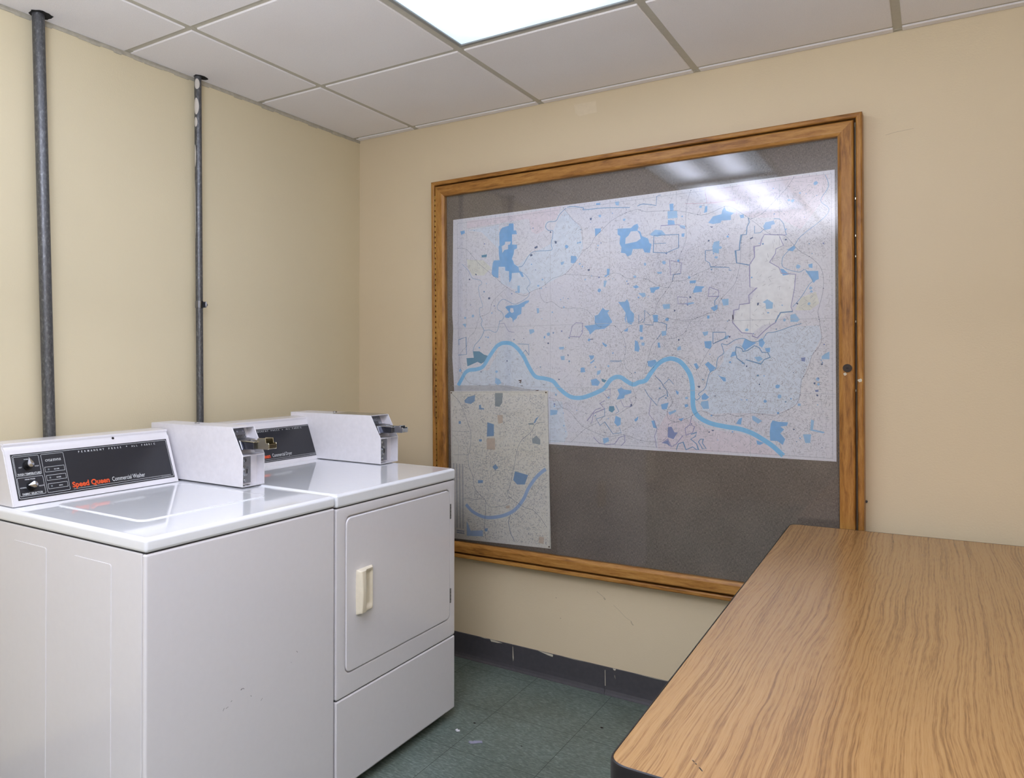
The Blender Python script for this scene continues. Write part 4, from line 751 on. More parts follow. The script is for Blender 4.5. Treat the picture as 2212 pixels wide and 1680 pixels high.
# ------------------------------------------------------------------ printed maps
D = {'paper':[[5383,18795],[19860,18963],[19878,13948],[19897,9503],[9875,9428],[5513,9387],[5440,11532],[5345,12886],[5390,14103],[5342,14703],[5363,16699]],'fill':[['white',[[17757,17047],[18312,16958],[18347,16625],[18098,16372],[17918,16092],[18204,15896],[18275,15697],[18713,15632],[18590,14443],[18095,14070],[17680,13957],[17375,13700],[17036,13740],[16817,13977],[16739,14346],[16754,14145],[16962,14699],[17278,14727],[17518,15231],[17298,15282],[17280,16037],[17446,16303],[17446,16659],[17629,16684]]],['pink',[[6066,18679],[8753,18713],[9621,18771],[10382,18836],[10144,18342],[9702,18313],[9621,17946],[9294,17826],[9087,17958],[8962,18463],[8795,18480],[6067,18359]]],['pink',[[15393,10646],[15854,10361],[16814,10279],[17432,10149],[17975,9824],[18300,9581],[16813,9563],[14854,9528],[14164,9516],[14129,10200],[14512,10919],[15125,10668]]],['pink',[[15891,18793],[18526,18916],[19687,18844],[19552,18037],[18871,17119],[18171,17575],[17300,17665],[16701,18129],[15930,18297]]],['tint',[[6067,18279],[7596,18369],[7597,17124],[7685,15953],[8755,15438],[9459,15668],[10541,16165],[11124,16784],[11277,17136],[11162,17947],[10930,18171],[10540,18634],[10184,18227],[10025,17871],[9945,17394],[8963,16983],[8459,16600],[7684,17273],[6797,18132]]],['tint',[[7729,13371],[7124,12337],[6056,12249],[5645,11692],[5875,11480],[7473,11519],[9710,11573],[10262,11423],[10027,11927],[9309,12063],[8902,12504],[8488,13177],[8069,13406]]],['tint',[[9869,11156],[10417,11137],[10495,10489],[10649,9847],[10495,9531],[9870,9492]]],['tint',[[16437,13011],[16817,13344],[17436,13337],[17890,13659],[18569,13904],[19396,13917],[19480,13537],[19198,12940],[18912,12177],[18797,11409],[18565,11177],[18036,10963],[17126,10958],[16499,10932],[16050,10879],[15691,11035],[15985,11385],[15823,11788],[16002,12267],[16245,12472],[16437,12743]]],['yellow',[[6069,17040],[6888,16942],[7245,16603],[6889,16312],[6345,16345],[6115,16678]]],['yellow',[[18868,14855],[19312,15025],[19413,14642],[19142,14424],[18694,14439]]],['park',[[8073,18369],[8279,18360],[8288,18071],[8394,18061],[8437,17904],[8211,17917],[8211,17501],[8437,17474],[8437,17329],[8310,17282],[8288,17110],[8203,16905],[8267,16824],[8310,16686],[8501,16558],[8544,16403],[8670,16337],[8746,16142],[8650,16148],[8544,16326],[8203,16328],[8195,16117],[8118,15968],[8084,15970],[8075,16413],[7902,16444],[7893,16607],[7597,16627],[7576,16154],[7334,16246],[7267,16367],[7311,16794],[7377,16907],[7641,16896],[7606,17124],[7596,17474],[7631,17510],[7618,18017],[7674,18148],[7770,18236],[8052,18286]]],['hole',[[7901,17643],[8160,17628],[8117,17509],[8031,17497],[8031,17323],[7858,17298],[7771,17189],[7736,17463],[7879,17529]]],['park',[[12646,17726],[13160,17701],[13265,17796],[13404,17843],[13446,17727],[13404,17591],[13508,17540],[13577,17362],[13801,17257],[13852,17082],[13929,17041],[13865,16722],[13672,16754],[13612,16896],[13226,16910],[13177,16706],[13031,16648],[12941,16776],[12780,16809],[12797,17014],[12726,17159],[12753,17436],[12653,17503]]],['hole',[[13156,17579],[13403,17574],[13491,17444],[13526,17267],[13368,17176],[12941,17124],[12959,17351],[13067,17430]]],['park',[[11757,17818],[11993,17802],[11993,17688],[11769,17510]]],['park',[[5742,18269],[5951,18290],[5975,18168],[5789,18113]]],['park',[[10775,16847],[10989,16813],[11027,16719],[10969,16577],[10873,16539],[10775,16572]]],['dark',[[9212,17304],[9335,17362],[9368,17292],[9245,17234]]],['dark',[[9013,17017],[9108,17055],[9137,16977],[9046,16939]]],['dark',[[10085,17493],[10185,17466],[10177,17374],[10105,17380]]],['dark',[[11543,18236],[11637,18244],[11618,18156],[11562,18162]]],['light',[[11900,18325],[12000,18325],[11993,18225],[11911,18241]]],['park',[[11806,18785],[11974,18773],[11955,18703],[11806,18720]]],['light',[[12544,18754],[12708,18753],[12690,18596],[12581,18626]]],['park',[[12233,16238],[12343,16238],[12325,16019],[12178,15928],[12123,15977],[12233,16024]]],['light',[[12111,15799],[12233,15792],[12159,15547],[12104,15567]]],['park',[[13226,15509],[13367,15564],[13466,15479],[13332,15434]]],['light',[[13437,15254],[13682,15260],[13717,15137],[13612,15090]]],['light',[[8460,15796],[8565,15798],[8566,15504],[8460,15497]]],['dark',[[7104,15377],[7202,15381],[7193,15295],[7104,15299]]],['park',[[8119,15005],[8290,15006],[8503,15029],[8839,15168],[8985,15180],[8964,15105],[8797,15017],[8776,14942],[8650,14909],[8630,14642],[8461,14571],[8418,14458],[8291,14385],[8269,14289],[8226,14463],[8119,14543],[8076,14487],[7904,14511],[7882,14589],[8076,14737],[7903,14936],[7990,14991]]],['hole',[[8140,14897],[8269,14884],[8299,14730],[8205,14687],[8119,14755]]],['light',[[9316,14846],[9419,14843],[9419,14655],[9337,14639]]],['light',[[10344,16620],[10501,16646],[10462,16538],[10375,16507]]],['dark',[[11467,16270],[11551,16283],[11543,16204],[11467,16209]]],['park',[[12671,14955],[12923,14962],[13013,15046],[13084,14920],[13137,14638],[13279,14493],[13261,14110],[13278,14249],[13174,14097],[13034,14152],[12964,14464],[12977,14117],[12923,14329],[12959,14539],[12797,14791]]],['park',[[11750,14470],[11881,14502],[12067,14765],[12178,14671],[12343,14666],[12252,14562],[12435,14236],[12431,14202],[12323,14100],[12142,13964],[11776,13936],[11555,13746],[11517,13870],[11331,14088],[11758,14131],[11750,14147]]],['teal',[[6775,17167],[7044,17186],[7022,17070],[6798,17074]]],['dark',[[6459,16417],[6550,16392],[6528,16314]]],['park',[[15930,17622],[16086,17831],[16376,17882],[16396,18001],[16473,18123],[16530,17987],[16777,17880],[16682,17809],[16682,17648],[16376,17659],[16338,17582],[16086,17566]]],['park',[[17721,17326],[17794,17457],[18046,17490],[18081,17369],[17974,17341],[17956,17225],[17757,17193]]],['park',[[14580,18442],[14716,18444],[14725,18183],[14601,18175]]],['light',[[14509,18185],[14848,18169],[14868,17916],[14518,17910]]],['park',[[14526,17867],[14745,17824],[14774,17653],[14517,17666]]],['park',[[15784,17986],[15832,18227],[15899,18219],[15891,18015]]],['light',[[13865,17401],[14056,17553],[14309,17508],[14434,17349],[14141,17291],[13929,17352]]],['light',[[14929,17638],[15133,17597],[15133,17473],[14970,17530]]],['park',[[15011,17326],[15112,17329],[15100,17205],[15011,17213]]],['dark',[[15977,17495],[16105,17470],[16047,17435]]],['park',[[18452,16461],[18662,16599],[18715,16517],[18627,16408]]],['park',[[18240,15855],[18346,15829],[18521,15643],[18328,15616]]],['park',[[19007,15728],[19381,15705],[19397,15438],[19313,15405],[19245,15314],[19177,15451]]],['park',[[19093,15933],[19212,15963],[19212,15811],[19110,15836]]],['park',[[15293,15613],[15513,15621],[15493,15519],[15293,15518]]],['park',[[15413,15255],[15493,15416],[15810,15379],[15711,15302],[15711,15200],[15413,15173]]],['park',[[13864,15438],[14224,15462],[14203,15378],[14076,15342],[14013,15239],[13907,15253]]],['light',[[16124,16931],[16306,16956],[16298,16672],[16279,16511],[16085,16567],[16066,16772]]],['light',[[16374,14904],[16603,14915],[16603,14693],[16431,14679]]],['light',[[17700,14749],[17845,14841],[18024,14716],[18006,14522],[17808,14509],[17790,14706]]],['park',[[16005,14614],[16239,14727],[16239,14565],[16122,14488]]],['light',[[14328,14802],[14591,14813],[14591,14645],[14370,14631]]],['park',[[16965,17780],[17096,17806],[17115,17684],[17002,17676]]],['light',[[18555,14290],[18694,14324],[18832,14127],[18763,14052],[18554,14058]]],['park',[[13970,14433],[14160,14427],[14160,14173],[14012,14177]]],['light',[[14119,15998],[14308,15994],[14287,15924],[14161,15932]]],['dark',[[17525,14729],[17591,14742],[17572,14656],[17525,14638]]],['dark',[[17292,16950],[17392,17001],[17403,16960],[17318,16908]]],['light',[[16143,16420],[16248,16412],[16240,16344],[16151,16350]]],['light',[[15111,14813],[15413,14842],[15453,14799],[15212,14747]]],['park',[[15888,14353],[15974,14350],[15966,14240],[15888,14242]]],['teal',[[6371,13130],[6683,13128],[6904,12992],[7102,12934],[6993,12722],[6772,12605],[6595,12682],[6101,12492],[6055,12837],[6416,12857]]],['light',[[8983,13993],[9187,14007],[9219,13896],[9024,13799]]],['light',[[5848,14293],[6030,14308],[6017,14132]]],['park',[[12051,13456],[12251,13331],[12178,13262],[12069,13368]]],['park',[[11517,12947],[11721,12947],[11703,12841],[11592,12770]]],['park',[[11555,12664],[11721,12788],[11740,12735],[11592,12628]]],['park',[[11592,12008],[11813,12065],[11960,11927],[11887,11784],[11629,11797]]],['teal',[[12015,12068],[12214,12001],[12142,11912],[12033,11963]]],['park',[[12645,11661],[12787,11751],[12893,11667],[13173,11640],[13173,11537],[12928,11461],[12893,11339],[12609,11279],[12716,11490]]],['teal',[[12323,11025],[12502,11032],[12538,10894],[12431,10785],[12305,10850]]],['park',[[12574,10669],[12769,10591],[12769,10349],[12645,10274],[12520,10406]]],['light',[[7451,12035],[7644,11961],[7730,11810],[7559,11731],[7429,11805]]],['park',[[13312,13511],[13416,13458],[13485,13218],[13451,13082],[13295,13117]]],['park',[[13485,14072],[13606,14069],[13588,13797],[13485,13833]]],['park',[[11181,12466],[11331,12485],[11368,12307],[11181,12287]]],['light',[[11850,12348],[11996,12391],[11960,12243],[11832,12189]]],['light',[[10280,13276],[10494,13293],[10475,13184],[10300,13185]]],['light',[[10339,12913],[10513,12931],[10513,12768],[10378,12768]]],['park',[[13502,13645],[13623,13626],[13605,13524],[13502,13542]]],['light',[[13554,13422],[13674,13421],[13657,13302],[13554,13320]]],['park',[[13277,10546],[13433,10690],[13415,10552],[13329,10480]]],['park',[[9629,13704],[9689,13740],[9689,13630],[9630,13630]]],['light',[[9909,10792],[10223,10786],[10184,10621],[9909,10572]]],['park',[[12893,13879],[13051,13979],[13034,13842],[12911,13844]]],['dark',[[11350,10741],[11436,10702],[11387,10700]]],['dark',[[11555,13586],[11684,13584],[11684,13556],[11555,13558]]],['light',[[12069,9788],[12287,9836],[12323,9699],[12106,9580]]],['park',[[15791,13439],[16036,13453],[16036,13250],[15987,13165],[15824,13217]]],['park',[[13777,12735],[14060,12789],[14130,12683],[13919,12505],[13795,12557]]],['park',[[15807,12622],[15921,12724],[16180,12505],[16002,12334],[15921,12503]]],['park',[[15691,11512],[15806,11617],[15953,11469],[15855,11381],[15708,11376]]],['light',[[15691,11307],[15920,11349],[15953,11062],[15757,11054],[15658,11204]]],['park',[[14270,11156],[14547,11235],[14478,10988],[14304,10981]]],['violet',[[14529,10344],[14650,10367],[14752,10164],[14871,10171],[14718,9919],[14512,9976]]],['park',[[17946,10634],[18006,10750],[18184,10710],[18477,10708],[18448,10594],[18242,10552],[18360,10461],[18242,10326],[18389,10141],[18315,9943],[18153,10062],[17930,10064],[17916,10340]]],['park',[[16845,10580],[16939,10751],[17048,10805],[17001,10554]]],['light',[[17357,10868],[17433,10872],[17676,10719],[17555,10615],[17372,10737]]],['light',[[19166,10836],[19251,10793],[19222,10507],[19558,10447],[19530,10398],[19138,10471]]],['park',[[17035,13242],[17129,13506],[17497,13370],[17313,13240],[17128,13109]]],['park',[[17573,13467],[17679,13531],[17769,13367],[17679,13204],[17588,13270]]],['park',[[17769,13187],[17934,13202],[17919,13040],[17799,13073]]],['park',[[16659,12877],[16722,13061],[16817,13077],[16848,12944]]],['light',[[19479,12909],[19590,13003],[19701,13065],[19700,12815],[19478,12814]]],['park',[[13918,10542],[14042,10566],[14129,10270],[13989,10298],[13954,10438]]],['park',[[16244,12270],[16341,12204],[16500,12172],[16516,12039],[16436,12037]]],['park',[[15428,12637],[15527,12671],[15610,12518],[15527,12449]]],['light',[[15726,13764],[15922,13794],[15906,13676],[15791,13626]]],['light',[[14288,13825],[14462,13840],[14462,13682],[14305,13650]]],['park',[[17493,10054],[17735,9971],[17614,9898],[17523,9908]]],['violet',[[18870,12861],[18999,12877],[18985,12734],[18885,12750]]],['light',[[18924,10332],[19166,10346],[19137,10060],[18995,10051]]],['light',[[17435,12877],[17618,12910],[17708,12812],[17557,12713]]],['park',[[15109,11185],[15210,11206],[15243,11121],[15126,11075]]],['park',[[14787,11695],[14906,11628],[14889,11531],[14838,11540]]],['light',[[14529,10885],[14821,10984],[14804,10914],[14581,10783]]],['park',[[14889,10657],[15092,10701],[14990,10575]]],['violet',[[14304,9753],[14512,9871],[14615,9634],[14477,9730]]],['light',[[14856,13224],[14958,13293],[14992,13154],[14856,13120]]],['park',[[14148,13405],[14218,13422],[14253,13228],[14166,13229]]],['dark',[[15543,11850],[15659,11870],[15626,11783]]],['dark',[[16597,13597],[16676,13629],[16644,13546]]],['park',[[16971,11449],[17049,11418],[17033,11385]]],['park',[[17157,11438],[17234,11424],[17188,11390]]],['violet',[[19281,11804],[19387,11822],[19379,11743],[19295,11741]]],['park',[[18140,11032],[18214,11035],[18199,10970],[18140,10967]]],['light',[[18768,11344],[18854,11347],[18854,11268],[18768,11265]]],['dark',[[16017,10319],[16130,10325],[16082,10272]]],['stain',[[8489,11945],[8676,11960],[8614,11902],[8697,11866],[8593,11872],[8655,11809],[8531,11845],[8593,11883]]],['stain',[[8573,11733],[8717,11725],[8676,11698]]],['stain',[[9289,11552],[9430,11577],[9370,11524],[9208,11483]]],['stain',[[9571,11790],[9690,11786],[9631,11766]]],['smudge',[[5461,11668],[8070,11722],[8903,11591],[9790,11538],[5461,11431]]]],'line':[['river',16,[[5645,11672],[5851,11991],[5988,12209],[6192,12329],[6550,12371],[6861,12490],[7167,12915],[7471,13297],[7643,13410],[7814,13466],[8153,13443],[8447,13252],[8737,12914],[8902,12615],[9106,12282],[9309,12081],[9670,12031],[10027,11927],[10262,11677],[10572,11431],[10840,11313],[11181,11305],[11481,11385],[11923,11574],[12142,11720],[12359,12004],[12574,12129],[12787,12115],[12998,11980],[13243,11864],[13455,11948],[13706,12024],[13884,12275],[14095,12559],[14305,12736],[14513,12814],[14685,12825],[14924,12738],[15127,12532],[15294,12258],[15377,11915],[15394,11469],[15410,11127],[15493,10890],[15691,10694],[16050,10541],[16498,10462],[16970,10404],[17371,10277],[17735,10069],[18034,9860],[18329,9583]]],['road',1.3,[[5626,17555],[5929,17523],[6160,17373],[6663,16820],[7334,16285],[7989,15743],[8734,15370],[9089,15535],[9459,15649],[9703,15786],[10025,16010],[10541,16146],[10969,16595],[11277,16973],[11581,17184],[11731,17460],[12030,17720],[12398,18041],[12977,18299],[13368,18373],[13457,18363],[13715,18258],[14056,18234],[14725,18183],[15174,18084],[15694,17921],[16086,17994],[16473,18135],[16701,18089],[17077,17808],[17447,17491],[17956,17029],[18383,16951],[18801,16433],[19212,16115],[19482,15736],[19531,15128],[19379,14415],[19383,14264],[19480,13537],[19395,13224],[19198,12940],[19084,12512],[18912,12177],[18869,12049],[18840,11634],[18739,11343],[18565,11177],[18184,10969],[17976,10911],[17372,10968],[16939,10834],[16594,10919],[16451,10846],[16082,10840],[15691,10983],[15460,10854],[15159,10669],[14855,10551],[14650,10576],[14512,10710],[14512,10972],[14684,11274],[14478,11687],[14374,11860],[14042,12206]]],['road',1.2,[[9869,11266],[10184,11203],[10379,10919],[10706,10769],[11144,10304],[11406,10139],[11813,9984],[12214,9867],[12538,9903],[12892,9976],[13415,9818],[13454,9814],[13847,9767],[14234,9791],[14477,9992],[14529,10361],[14581,10469],[14889,10553]]],['road',1.1,[[10461,18753],[10930,18171],[11200,17943],[11258,17356],[11219,17196]]],['road',1.1,[[10541,16128],[11429,16037],[12215,15918],[12362,16052],[12689,16032],[13013,15836],[13456,15825],[13800,15740],[14098,15532],[14454,15408],[14620,15441]]],['road',1.1,[[9459,15630],[9500,15290],[9704,15057],[9986,15083],[10305,14848],[10541,14802],[11277,14757],[11619,14511],[11806,14145],[11996,14037],[12287,14066],[12502,14078],[12787,13812],[12963,13256],[12893,12738],[12998,12428],[13225,12207],[13208,11778],[13347,11370],[13242,11093],[12928,10909],[12645,10725],[12142,10633],[11923,10413],[11406,10139],[11144,9911],[10764,9548]]],['road',1.1,[[7989,15743],[7686,15526],[7291,15154],[7203,14805],[6980,14656],[6711,14585],[6637,14468],[6459,13967],[6190,13737],[6054,13347],[5735,12994],[5782,12364],[6102,11858],[6507,11729],[6906,11679],[7386,11746],[8070,11628],[8738,11512]]],['road',1.1,[[15335,18842],[15194,18381],[15153,17720],[15173,17219],[15092,16852],[14929,16490],[14949,16113],[14723,15813],[14682,15627],[14433,15261],[14140,14852],[14055,14515],[13885,14414],[13456,14191]]],['road',1.0,[[14682,15627],[15091,15646],[15453,15811],[15771,15935],[16085,16058],[16317,16123],[16888,16124]]],['road',1.1,[[18666,18874],[18455,18553],[18064,18133],[17703,17781],[17448,17650],[17300,17625]]],['road',1.1,[[17263,17629],[17189,17278],[17039,17012],[16982,16138],[16926,15821],[16812,15427],[16584,15157],[16316,14846],[16200,14485],[15888,14414],[15372,14224],[14722,14242],[14055,14515]]],['road',1.1,[[12787,13812],[13069,14013],[13520,14140],[13691,14272]]],['road',1.1,[[14131,13546],[13919,13266],[13813,12841],[13670,12308],[13848,12345],[14165,12701],[14444,12912],[14788,12946],[15194,12739],[15527,12432],[15856,12979],[16117,13351],[16342,13483]]],['road',1.1,[[14131,13546],[14685,13556],[15094,13741],[15262,14048],[15396,14217],[15694,14345]]],['road',0.9,[[15527,12432],[15741,11991],[15905,12469]]],['road',0.9,[[16530,10665],[16451,10829]]],['creek',2.2,[[10579,18740],[10303,18511],[10144,18268],[9823,18263],[9702,18088],[9824,17927],[10025,17871],[9945,17394],[9985,17167],[9824,17124],[9212,17134],[8963,16983],[8838,16802],[8670,16585],[8501,16558]]],['creek',1.5,[[8670,16337],[8880,16153],[9026,15879],[8881,15660],[8985,15503],[8923,15316],[8545,15103],[8290,15056],[7990,15203],[7773,15270],[7555,15066],[7555,14871],[7774,14709],[7817,14475],[7643,14363],[7642,14364],[7556,14022],[7427,13910],[7166,14011],[6903,13997]]],['creek',1.3,[[5837,16857],[6161,16535],[6345,16225],[6709,16125],[6799,15962],[6641,15852],[6687,15494],[6845,15015],[6688,14941],[6711,14625],[6726,14582]]],['creek',2.0,[[6726,14582],[6814,14424],[6770,14232],[6903,13997],[6727,13651],[6460,13382],[6371,13110]]],['creek',2.6,[[10619,18765],[10891,18761],[11296,18661],[11315,18586],[12104,18572],[13120,18477]]],['creek',2.6,[[13403,18498],[13578,18548],[13787,18524]]],['creek',2.2,[[15460,11437],[15526,11353],[15658,11477],[15593,11578],[15823,11788],[15921,12164],[16002,12368],[16180,12472],[16245,12843],[16437,13011],[16405,13213],[16374,13348],[16565,13313],[16817,13477],[17098,13523],[17375,13404],[17679,13466],[17830,13692],[18039,13721],[18335,13812],[18569,13904],[18886,13992]]],['creek',1.6,[[18625,14557],[18868,14855],[19109,15264],[19211,15411],[19007,15767],[18800,15703],[18346,15887],[18311,16161],[18382,16311],[18697,16634],[18871,16888],[19551,17432],[19685,17720],[19452,18011],[19686,18437],[19587,18827]]],['outline',3.0,[[14014,17345],[14455,17326],[14909,17306],[14900,16826],[14641,16742],[14475,16671],[13992,16729],[14014,17345]]],['outline',2.2,[[14014,17047],[14455,17031]]],['outline',4.0,[[17245,17671],[17281,17508],[17207,17356],[17188,17099],[17021,17094],[16964,16739],[16964,16579],[16832,16569],[16869,16145],[17076,16091],[17280,16037]]],['purple',3.4,[[18435,16966],[17757,17047],[17666,16878],[17629,16684],[17428,16661],[17446,16303],[17280,16037],[17298,15282],[17518,15250],[17260,15005],[17278,14727],[16962,14699],[16943,14540],[16774,14506],[16754,14185],[16739,14346],[16739,14079],[16849,13943],[17036,13723],[17375,13684],[17375,13602],[17528,13534],[17740,13759],[17950,13951],[18099,14044],[18188,14301]]],['purple',2.6,[[18223,16946],[18347,16625],[18116,16527],[18098,16372],[17918,16092],[18204,15896],[18275,15697],[18713,15632],[18678,15172],[18572,14559],[18625,14403]]],['outline',4.5,[[18625,14403],[18255,14377],[18095,14070]]],['outline',2.4,[[16085,16649],[15831,16648],[15830,16300],[15968,16208],[16007,16063],[16623,16001],[16623,15901],[16699,15896]]],['purple',2.2,[[14579,16410],[14620,15861],[14969,15903],[15010,16275],[14620,16386]]],['outline',3,[[14682,15669],[14723,15876],[14969,15882]]],['purple',2.6,[[15967,15351],[16278,15213],[16278,15010],[15928,15026],[15967,15351]]],['outline',3,[[16278,15010],[16142,14853],[16161,14608]]],['purple',2.2,[[14867,15052],[15212,15016],[15212,14788],[14887,14801],[14867,15052]]],['outline',2.6,[[13457,18535],[13630,18559],[14099,18442],[14120,18779],[14267,18804]]],['purple',2.2,[[14267,17555],[14267,17682],[14888,17663],[15052,17522],[15133,17473]]],['outline',2.6,[[18046,17549],[18224,17530],[18348,17362],[18435,16966]]],['outline',2.6,[[17447,17372],[17447,17115],[17630,17118],[17739,17226]]],['outline',2.6,[[13885,14414],[13671,14613],[13671,14271],[13628,14144]]],['purple',2.8,[[10839,14099],[10991,14221],[11256,14197],[11256,13840],[11143,13663],[10725,13687],[10839,14099]]],['outline',2.4,[[12142,10949],[12142,10633],[11813,10513],[11960,10274],[12142,10423],[12466,9986],[12787,10039],[12716,10243]]],['outline',2.4,[[12574,11069],[12698,10831],[12574,10756]]],['purple',2.0,[[12142,11614],[12359,11655],[12359,11445],[12251,11337],[12106,11508]]],['outline',3,[[5689,13389],[5666,13626],[6031,13739],[6055,12994],[5644,12975]]],['purple',3,[[12142,11229],[11960,11118],[12142,10914],[11703,10720],[11629,10363],[11443,10425],[11777,10864],[11996,10943]]],['purple',3,[[11703,9802],[11923,9604],[12214,9552],[12538,9608],[12716,9862],[12928,9943],[12928,9702],[12787,9555]]],['purple',2,[[7599,14250],[7856,14282],[7984,14051],[8068,13936],[8321,13894]]],['outline',2.2,[[8488,13421],[8963,13398],[8984,12988]]],['outline',2.4,[[8696,13026],[8819,13175],[8984,12951]]],['purple',2,[[12751,11283],[12893,11011],[13208,11057],[13103,11363]]],['outline',3.4,[[16848,13243],[17035,13176],[17066,13076],[17221,13108],[17436,13272],[17588,13205],[17679,13041],[17859,13040],[17934,12877],[17739,12795],[17648,12648],[17159,12794],[17128,12645],[16879,12844],[16832,13044],[16848,13243]]],['outline',3,[[16084,13351],[16085,13757],[16501,13749],[16517,13548],[16084,13351]]],['outline',2.6,[[13670,11703],[13812,11459],[14130,11115],[14200,11364],[14443,11512],[14512,11444],[14478,11687]]],['outline',2.6,[[14042,12206],[14270,11998],[14374,11790],[14478,11687]]],['outline',2.4,[[14374,11895],[14564,12091],[14719,11902]]],['purple',3,[[15360,10782],[15293,10469],[15459,10409],[15393,10200],[15159,10083],[15125,10323],[15293,10469]]],['outline',3.6,[[14820,9543],[14888,9756],[15057,9836],[15158,9566],[15392,9685],[15525,9591],[15591,9596],[15525,9797],[15326,9956],[15492,10068],[15526,10207],[15326,10127]]],['outline',3.2,[[15657,9976],[15756,9982],[15723,9843],[15854,9648],[15723,9639],[15657,9771],[15591,9869],[15657,9976]]],['purple',3.2,[[14304,9753],[14512,9906],[14649,9636],[14820,9752],[15058,10078]]],['purple',2.4,[[13919,11391],[13830,10786],[14024,10547],[14129,10270],[14041,9984],[14112,9565]]],['outline',2.4,[[13456,14449],[13455,14127],[13599,14302]]],['outline',2.4,[[13671,14086],[13990,14061],[13990,14185]]],['outline',3,[[13990,14185],[14306,14141],[14479,14067],[14462,13840]]],['outline',2.6,[[14131,13546],[14288,13755]]],['frame',0.8,[[5593,18615],[19767,18841],[19792,9600],[9874,9575]]],['frame',0.8,[[5593,18615],[5696,11558]]],['pinkroad',1,[[15133,18388],[15930,18318],[16815,18317],[16890,18028],[16852,17791]]],['pinkroad',1,[[15813,18844],[15891,18302]]],['ltline',0.8,[[6043,18681],[6049,14286]]],['ltline',0.8,[[6044,18361],[8073,18380],[8542,18372]]],['ltline',0.8,[[7332,18082],[7333,16675]]],['ltline',0.8,[[18226,18699],[18223,16635]]]],'paper2':[[5278,11410],[9812,11542],[9954,5298],[5381,5108]],'fill2':[['mriver',[[6101,5935],[6301,5540],[6886,5638],[6886,5385],[6102,5304]]],['mpark',[[5970,11028],[6159,11198],[6508,11278],[6482,11021],[6294,10899],[6024,10936]]],['mgrey',[[7454,11396],[7813,11405],[7788,10996],[7660,10832],[7454,10847]]],['mpark',[[7091,10167],[7403,10091],[7404,9611],[7066,9568]]],['mpark',[[8371,8229],[8964,8124],[8817,7732],[8471,7700],[8296,7863]]],['mgrey',[[9134,9578],[9327,9745],[9496,9578],[9496,9380],[9158,9425]]],['mpark',[[9206,10247],[9303,10428],[9437,10509],[9327,10341],[9264,10227]]],['mgrey',[[8963,10213],[9206,10247],[9206,10167],[8987,10156]]],['mpark',[[6695,10866],[6775,10892],[6801,10754],[6933,10745],[6933,10690],[6695,10681]]],['mpark',[[7327,8324],[7482,8451],[7611,8302],[7457,8198]]],['mpark',[[6646,7713],[6884,7735],[6884,7620],[6646,7575]]],['mpark',[[5697,10147],[5807,10153],[5807,10035],[5698,10030]]],['mpark',[[6697,9431],[6829,9439],[6829,9346],[6697,9338]]],['mpeach',[[7066,9499],[7456,9522],[7456,9043],[7066,9039]]],['mpeach',[[7558,10486],[7814,10497],[7814,10179],[7609,10124]]],['mpeach',[[9450,5723],[9665,5708],[9641,5442],[9426,5456]]],['mpark',[[6965,5717],[7122,5760],[7096,5619],[6991,5605]]],['mpeach',[[7970,6771],[8146,6813],[8121,6697],[7970,6667]]]],'line2':[['mriver',12,[[6068,6632],[6354,6384],[6780,6225],[7148,6199],[7664,6305],[8071,6466],[8422,6708],[8768,7148],[8964,7568],[9256,7994],[9544,8284],[9740,8432]]],['mroad',2.0,[[5364,11293],[5696,11019],[5888,10697],[6133,10145],[6296,9686],[6270,9032],[6162,8651],[6217,8235],[6406,7831],[6460,7418],[6726,7120],[6990,6916],[7016,6551],[6991,6226],[6965,5717],[7018,5310]]],['mroad',2.0,[[9686,10292],[9303,10207],[9109,9887],[8668,9505],[8470,9090],[8371,8589],[8271,8131],[8121,7532],[8045,7253],[8272,7074],[8818,6797],[9160,6747],[9497,6477],[9784,6117]]],['mroad',1.8,[[6990,6916],[7199,6663],[7664,6714],[8020,6844],[8121,7035]]],['mroad',1.6,[[6056,6888],[6514,6889],[6990,6962]]],['mroad',1.2,[[5394,9707],[5971,9715],[6242,9730]]],['mroad',1.2,[[5423,8691],[6162,8744]]],['mroad',1,[[5888,10744],[6078,11125],[6615,11351]]],['mroad',1,[[9399,10499],[9662,10730]]],['mcreek',4,[[8172,6433],[8071,6128],[8173,5690],[8348,5398]]],['mroad',1,[[5614,10498],[5476,10681],[5393,10299]]],['mroad',1,[[5395,9541],[5588,9411],[5699,9087],[5672,8426]]],['mroad',0.9,[[8447,6801],[8372,6434]]],['mroad',0.9,[[8842,6778],[9062,7002],[9449,7572],[9830,7915]]],['mroad',0.9,[[5308,11377],[9790,11501],[9853,9797],[9916,5393]]],['mroad',0.9,[[5308,11377],[5396,8310]]]],'cinc':[[12359,12719],[12794,12738]],'title2':[[5594,5515],[5977,5564],[5594,5421]],'cols':[[5424,8312],[6000,8358],[5456,5573]],'dense':[[[11096,15603],[15132,15726],[15450,11417],[11098,10926]],[[10713,17074],[12574,16927],[12574,15876],[10906,15251]],[[12574,16577],[15132,16724],[16853,18193],[16392,14034],[15130,13068],[13455,13762]],[[15451,12737],[18449,13674],[19677,12448],[19540,10184],[16995,10348],[15925,11432]],[[13455,11014],[15129,11408],[15449,9440],[13798,9407]],[[11846,10245],[13799,10856],[14637,9298],[11846,9448]],[[16396,18569],[19819,18608],[19815,16052],[18452,16461]],[[18166,13990],[19680,14254],[19673,9741],[18444,9963]],[[14473,12565],[15291,12405],[15290,10751],[14306,10708]]]}
